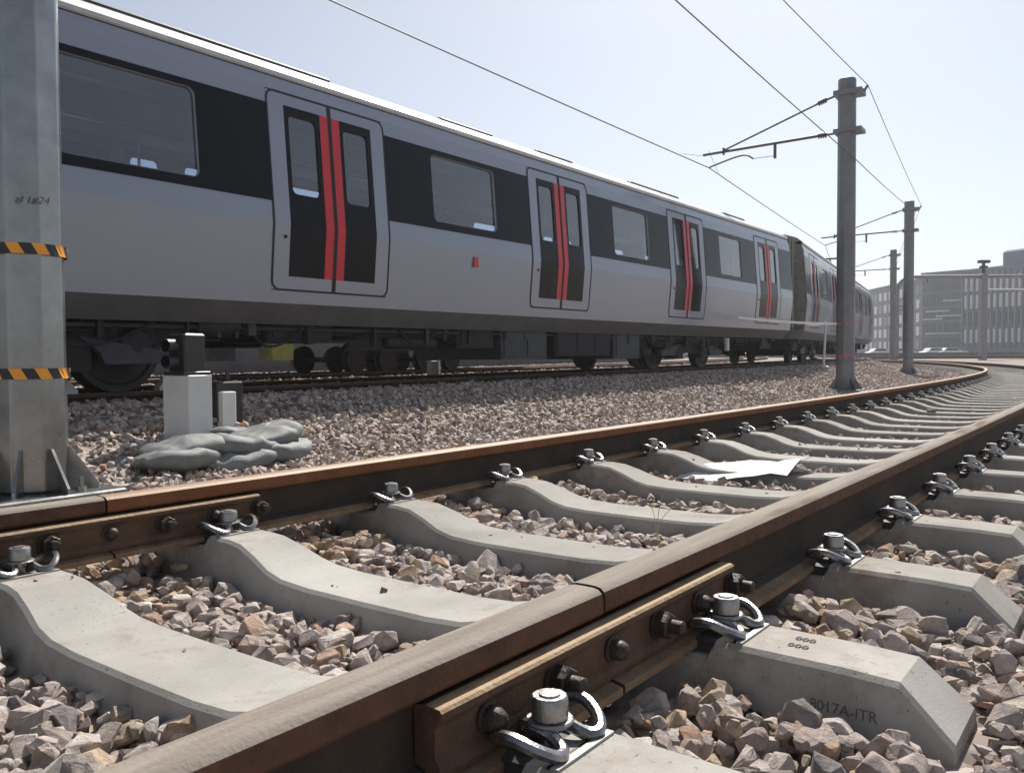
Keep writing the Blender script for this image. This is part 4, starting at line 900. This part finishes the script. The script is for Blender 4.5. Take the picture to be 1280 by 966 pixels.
q = MB(); q.tube([(0.10, -0.08, 0.0), (0.10, -0.08, 0.5)], 0.018, 8); q.build('rod', 'white', mp)
def bag_mesh(seed):
    r = np.random.default_rng(seed); m = MB(); nu, nv = 56, 24; vs = []
    ph = r.uniform(0, 6, 8); fl = r.uniform(0.9, 1.1, 4)
    def sp_(c, e): return math.copysign(abs(c) ** e, c)
    for j in range(nv + 1):
        v = -math.pi / 2 + math.pi * j / nv
        for i in range(nu):
            u = 2 * math.pi * i / nu
            x = 0.30 * sp_(math.cos(v), 0.55) * sp_(math.cos(u), 0.6); y = 0.19 * sp_(math.cos(v), 0.55) * sp_(math.sin(u), 0.6); z = 0.075 * sp_(math.sin(v), 0.8)
            z *= 1 - 0.45 * (abs(x) / 0.3) ** 3; z += 0.016 * math.sin(9 * x + ph[0]) + 0.012 * math.sin(14 * y + 6 * x + ph[1]) + 0.006 * math.sin(31 * x + ph[2] + 8 * y)
            z += 0.010 * math.sin(75 * y + ph[2]) * min(1, abs(x) / 0.3) ** 5 + 0.012 * math.exp(-((x - 0.08 + 0.4 * y) / 0.018) ** 2) * (z > 0) * math.sin(12 * y + ph[1]); y += 0.016 * math.sin(11 * x + ph[3]); x += 0.012 * math.sin(13 * y + ph[4])
            z += 0.0035 * math.sin(47 * x + 22 * y + ph[6] + 2 * math.sin(15 * y)) * (z > 0) + 0.0025 * math.sin(70 * y - 25 * x + ph[7]); vs.append((x, y, z + 0.035 * math.sin(3 * x + ph[5])))
    fs = []
    for j in range(nv):
        for i in range(nu): fs.append((j * nu + i, j * nu + (i + 1) % nu, (j + 1) * nu + (i + 1) % nu, (j + 1) * nu + i))
    m.add(vs, fs); return m
bags = [(-2.62, 5.88, -0.335, 0.55, 'dark sandbag lying flat on the shaded gravel left of the plinth'), (-2.28, 5.80, -0.34, 0.95, 'lower sandbag in front of the white plinth, nearest the orange rail'), (-1.98, 6.10, -0.35, 0.80, 'bottom sandbag under the creased middle bag'),
        (-1.80, 6.40, -0.35, 0.95, 'bottom sandbag at the end of the pile away from the mast'), (-2.28, 5.90, -0.235, 0.72, 'puffy upper sandbag leaning against the front of the white plinth'), (-2.03, 6.17, -0.235, 0.62, 'creased upper sandbag in the middle of the pile'),
        (-1.87, 6.44, -0.235, 0.98, 'upper sandbag hanging over the end of the pile away from the mast'), (-2.10, 6.72, -0.27, 0.50, 'sandbag at the back of the pile beside the short post'), (-2.74, 6.32, -0.29, 1.1, 'shaded sandbag tucked behind the white plinth')]
for i, (x, y, z, rz, lab) in enumerate(bags):
    o = bag_mesh(40 + i).build('sandbag', 'bag', smooth=60); o.location = (x, y, z); o.rotation_euler = (0.03 * (-1) ** i, 0.04 * (i % 3 - 1), rz); tag(o, lab, 'sandbag', 'sandbags around the plinth')

# ------------------------------------------------------------------ small loose things on the track
x, y, th = near_path(4.12, 0.90); sh = MB()
gx, gy = 8, 5; vs = []
for j in range(gy):
    for i in range(gx): vs.append((-0.19 + 0.30 * j / (gy - 1) + 0.02 * math.sin(i), -0.29 + 0.58 * i / (gx - 1) - 0.05 * j / gy, (0.010 * math.sin(i * 1.1 + j * 0.7) + 0.005 * math.sin(2.3 * i)) - 0.05 * max(0, 1 - j / 2.0)))
top = len(vs); vs += [(a, b, c - 0.003) for a, b, c in vs]; fs = []
for j in range(gy - 1):
    for i in range(gx - 1):
        k = j * gx + i; fs += [(k, k + 1, k + gx + 1, k + gx), (top + k, top + k + gx, top + k + gx + 1, top + k + 1)]
sh.add(vs, fs); o = sh.build('plastic_sheet', 'paper', smooth=60); o.location = (x, y, -0.182); o.rotation_euler = (R(-7), 0, R(90) - th); tag(o, 'crumpled white sheet lying across a sleeper between the rails', 'sheet')
ob = bpy.data.objects.new('loose_stone', hi_me[2]); C.objects.link(ob); x, y, th = near_path(8.83, 0.86); ob.location = (x, y, -0.165); ob.scale = (0.11, 0.10, 0.10); tag(ob, 'single stone resting on top of a sleeper between the rails', 'stone')
x, y, th = near_path(2.60, 0.60); g = MB()
for (dx, dz, r) in ((0.03, 0.16, 0.0012), (-0.02, 0.12, 0.001), (0.05, 0.10, 0.001)): g.tube(bez([(0, 0, 0), (dx * 0.3, 0.005, dz * 0.6), (dx, 0.012, dz)], 4), [r] * 8 + [r * 0.5], 4)
o = g.build('dry_grass', 'grassy'); o.location = (x, y, -0.26); tag(o, 'wispy dry grass stalk growing between two sleepers', 'grass')
x, y, th = near_path(1.36, -0.12); cb = MB()
for k in range(3): cb.tube(bez([(0, 0, 0.0), (0.02 + 0.01 * k, -0.03, 0.03), (0.05, -0.05 - 0.02 * k, 0.02), (0.07 + 0.02 * k, -0.03, -0.01), (0.03, -0.02 - 0.01 * k, -0.005)], 5), 0.004, 6)
o = cb.build('black_cable', 'blackbox', smooth=True); o.location = (x, y, -0.24); tag(o, 'tangled black cable end lying by the fishplate', 'cable')

# ------------------------------------------------------------------ far gantry, wall, buildings, cars
def at(px, Y): return (px - 640) / FPX * Y
GY = 76.0; gzr = rise(GY) - 0.42
ga = empty('portal_gantry', (at(1228, GY), GY, gzr)); tag(ga, 'grey portal gantry with a rounded corner in front of the buildings', 'gantry')
q = MB(); q.cbox(-0.28, 0.28, -0.28, 0.28, 0, 7.75, 0.04); q.build('column', 'mast_grey', ga)
lx = at(1121, GY) - at(1228, GY); q = MB(); q.tube([(lx, 0, 0), (lx, 0, 6.2)] + [(lx + 1.3 - 1.3 * math.cos(R(a)), 0, 6.2 + 1.3 * math.sin(R(a))) for a in (15, 30, 45, 60, 75, 90)] + [(9.0, 0, 7.5)], 0.17, 10); q.build('beam', 'mast_grey', ga, smooth=True)
q = MB(); q.box(-0.1, 0.1, -0.1, 0.1, 7.75, 8.9); q.cbox(-0.45, 0.5, -0.25, 0.25, 8.7, 8.95, 0.03); q.cbox(-0.3, 0.3, -0.2, 0.2, 8.25, 8.45, 0.03); q.build('camera_head', 'under', ga)
q = MB(); q.tube([(-5.0, 0, 7.4), (-5.0, 0, 7.0)], 0.05, 6); q.tube([(lx + 0.1, 0, 4.9), (lx + 1.2, 0, 4.9)], 0.05, 6); q.tube([(lx + 0.1, 0, 4.6), (lx + 1.2, 0, 4.6)], 0.05, 6); q.build('bracket', 'wire', ga)
q = MB(); q.tube([(0.3, 0, 6.35), (9, 0, 6.35)], 0.07, 8); q.build('light_rail', 'white', ga, smooth=True)
wz0 = rise(98) - 0.44
q = MB(); q.cbox(-30, 90, -0.2, 0.2, 0, 0.75, 0.03)
for k in range(40): q.box(-30 + 3 * k, -29.9 + 3 * k, -0.24, -0.2, 0.0, 0.72)
o = q.build('low_wall', 'lowwall'); o.location = (0, 92, wz0); tag(o, 'long low dark wall beyond the far tracks', 'wall')
q = MB(); q.box(-25, 45, -3, 3, -0.2, 0.05); o = q.build('grass_verge', 'green'); o.location = (at(1300, 84) + 22, 84, wz0 + 0.3); tag(o, 'strip of short green grass in front of the low wall', 'grass', kind='stuff')
def facade(name, label, ax, ay, bx, by, hh, depth, mt, rows, cols, win, rowz, wsz, wmats, extra=None, cat='building'):
    a = Vector((ax, ay, 0)); b = Vector((bx, by, 0)); L = (b - a).length; d = (b - a) / L
    e = empty(name, (ax, ay, 0), math.atan2(d.y, d.x)); tag(e, label, cat)
    w = MB(); w.box(0, L, 0, depth, -1, hh); w.build('wall', mt, e)
    pa = MB(); pa.box(-0.2, L + 0.2, -0.2, depth + 0.2, hh, hh + 0.5); pa.build('roof', mt, e)
    for r in range(rows):
        for c in range(cols):
            if win and not win(r, c): continue
            cx = L * (c + 0.5) / cols; z0 = rowz(r); ww, wh = wsz
            fr = MB(); fr.box(cx - ww / 2 - 0.12, cx + ww / 2 + 0.12, -0.12, 0.05, z0 - 0.15, z0 - 0.02); fr.box(cx - ww / 2 - 0.12, cx + ww / 2 + 0.12, -0.08, 0.05, z0 + wh, z0 + wh + 0.1)
            fo = fr.build('window', mt, e)
            pn = MB(); pn.box(cx - ww / 2, cx + ww / 2, -0.03, 0.03, z0, z0 + wh); pn.build('pane', wmats[(r * 7 + c * 3) % len(wmats)], fo)
    return e, L
Y1, Y2 = 205, 160
facade('office_block', 'grey office block with rows of pale windows seen past the train end', at(1060, Y1), Y1, at(1158, Y2), Y2, 14.6, 18, 'bld1', 5, 16, lambda r, c: True, lambda r: 1.6 + 2.6 * r, (1.5, 1.75), ['winlight', 'winlight', 'windark', 'winlight'])
e, L = facade('office_block', 'dark glazed block with thin horizontal light strips between the two facades', at(1152, 156), 156, at(1207, 150), 150, 14.9, 18, 'bld3', 5, 6, None, lambda r: 1.6 + 2.6 * r, (1.1, 1.9), ['windark'])
q = MB()
for z, a, b in ((8.2, 0.1, 0.65), (7.3, 0.35, 1.0), (6.8, 0.05, 0.5), (10.0, 0.5, 1.0), (4.2, 0.1, 0.9)): q.box(L * a, L * b, -0.5, -0.05, z, z + 0.22)
q.build('ledge', 'winlight', e)
e, L = facade('office_block', 'slate blue block with tall narrow vertical window strips and a rooftop box', at(1203, 146), 146, at(1345, 128), 128, 14.4, 20, 'bld2', 4, 18, None, lambda r: 2.4 + 2.9 * r, (0.55, 2.3), ['winlight', 'windark', 'winlight'])
q = MB(); q.cbox(5.6, L, 2, 14, 14.9, 17.6, 0.3); q.build('rooftop_box', 'bld2', e)
for k in range(19):
    f = MB(); c = L * k / 18; f.box(c - 0.12, c + 0.12, -0.35, -0.001, 1.5, 14.2); f.build('fin', 'bld1', e)
def car_thing(x, y, rz, label):
    e = empty('parked_car', (x, y, wz0 + 0.12), rz); tag(e, label, 'car', 'cars parked by the offices')
    b = MB(); b.prism([(-2.1, 0.35), (-2.15, 0.75), (-1.7, 0.9), (-1.1, 0.95), (1.0, 0.95), (1.9, 0.85), (2.15, 0.65), (2.1, 0.35)], -0.85, 0.85); b.prism([(-1.5, 0.94), (-1.0, 1.42), (0.35, 1.45), (1.1, 0.94)], -0.72, 0.72); b.build('body', 'carw', e)
    for sd in (-1, 1):
        g = MB(); y0, y1 = sorted((sd * 0.715, sd * 0.73)); g.prism([(-1.3, 0.98), (-0.92, 1.37), (0.30, 1.39), (0.9, 0.98)], y0, y1); g.build('side_window', 'carglass', e)
        for u in (-1.3, 1.35):
            w = MB(); w.lathe([(0.05, 0), (0.2, 0.01), (0.32, 0.02), (0.32, 0.2), (0.1, 0.2)], (0, sd, 0), (u, sd * 0.68, 0.32), 16); w.build('wheel', 'tyre', e, smooth=True)
for k, (pxx, Y, rz) in enumerate(((1100, 128, 0.1), (1128, 132, 0.0), (1168, 126, 0.15), (1190, 125, -0.1))):
    car_thing(at(pxx, Y), Y, rz, ['white car parked just past the train end', 'white car parked between the two far masts', 'white car parked before the dark glazed block', 'white car parked where the dark and slate blue blocks meet'][k])

# a made-up dark wall beyond the wagon track, covering the bright gap under the train
m = MB(); us = np.linspace(-10, 60, 36); vs = []
for u in us:
    for d, z in ((-9.0, -0.4), (-9.0, 1.05), (-9.3, 1.05), (-9.3, -0.4)):
        p, _ = T(u, d, z); vs.append(p)
fs = []
for i in range(len(us) - 1):
    for k in range(3): fs.append((i * 4 + k, i * 4 + k + 1, i * 4 + k + 5, i * 4 + k + 4))
m.add(vs, fs); tag(m.build('added_dark_wall', 'lowwall'), 'added dark low wall closing the bright gap behind the works wagon', 'wall')
# ------------------------------------------------------------------ hazy air
hm = bpy.data.materials.new('hazy air'); hm.use_nodes = True; nt = hm.node_tree
nt.nodes.remove(nt.nodes['Principled BSDF']); pv = nt.nodes.new('ShaderNodeVolumePrincipled')
pv.inputs['Color'].default_value = (0.9, 0.94, 1.0, 1); pv.inputs['Density'].default_value = 0.0008; pv.inputs['Anisotropy'].default_value = 0.3
nt.links.new(pv.outputs[0], nt.nodes['Material Output'].inputs['Volume'])
q = MB(); q.box(-960, 960, -320, 1560, -2.5, 22); hz = q.build('haze', hm); tag(hz, 'thin pale haze over the whole depot', 'haze', kind='stuff'); hz.display_type = 'WIRE'
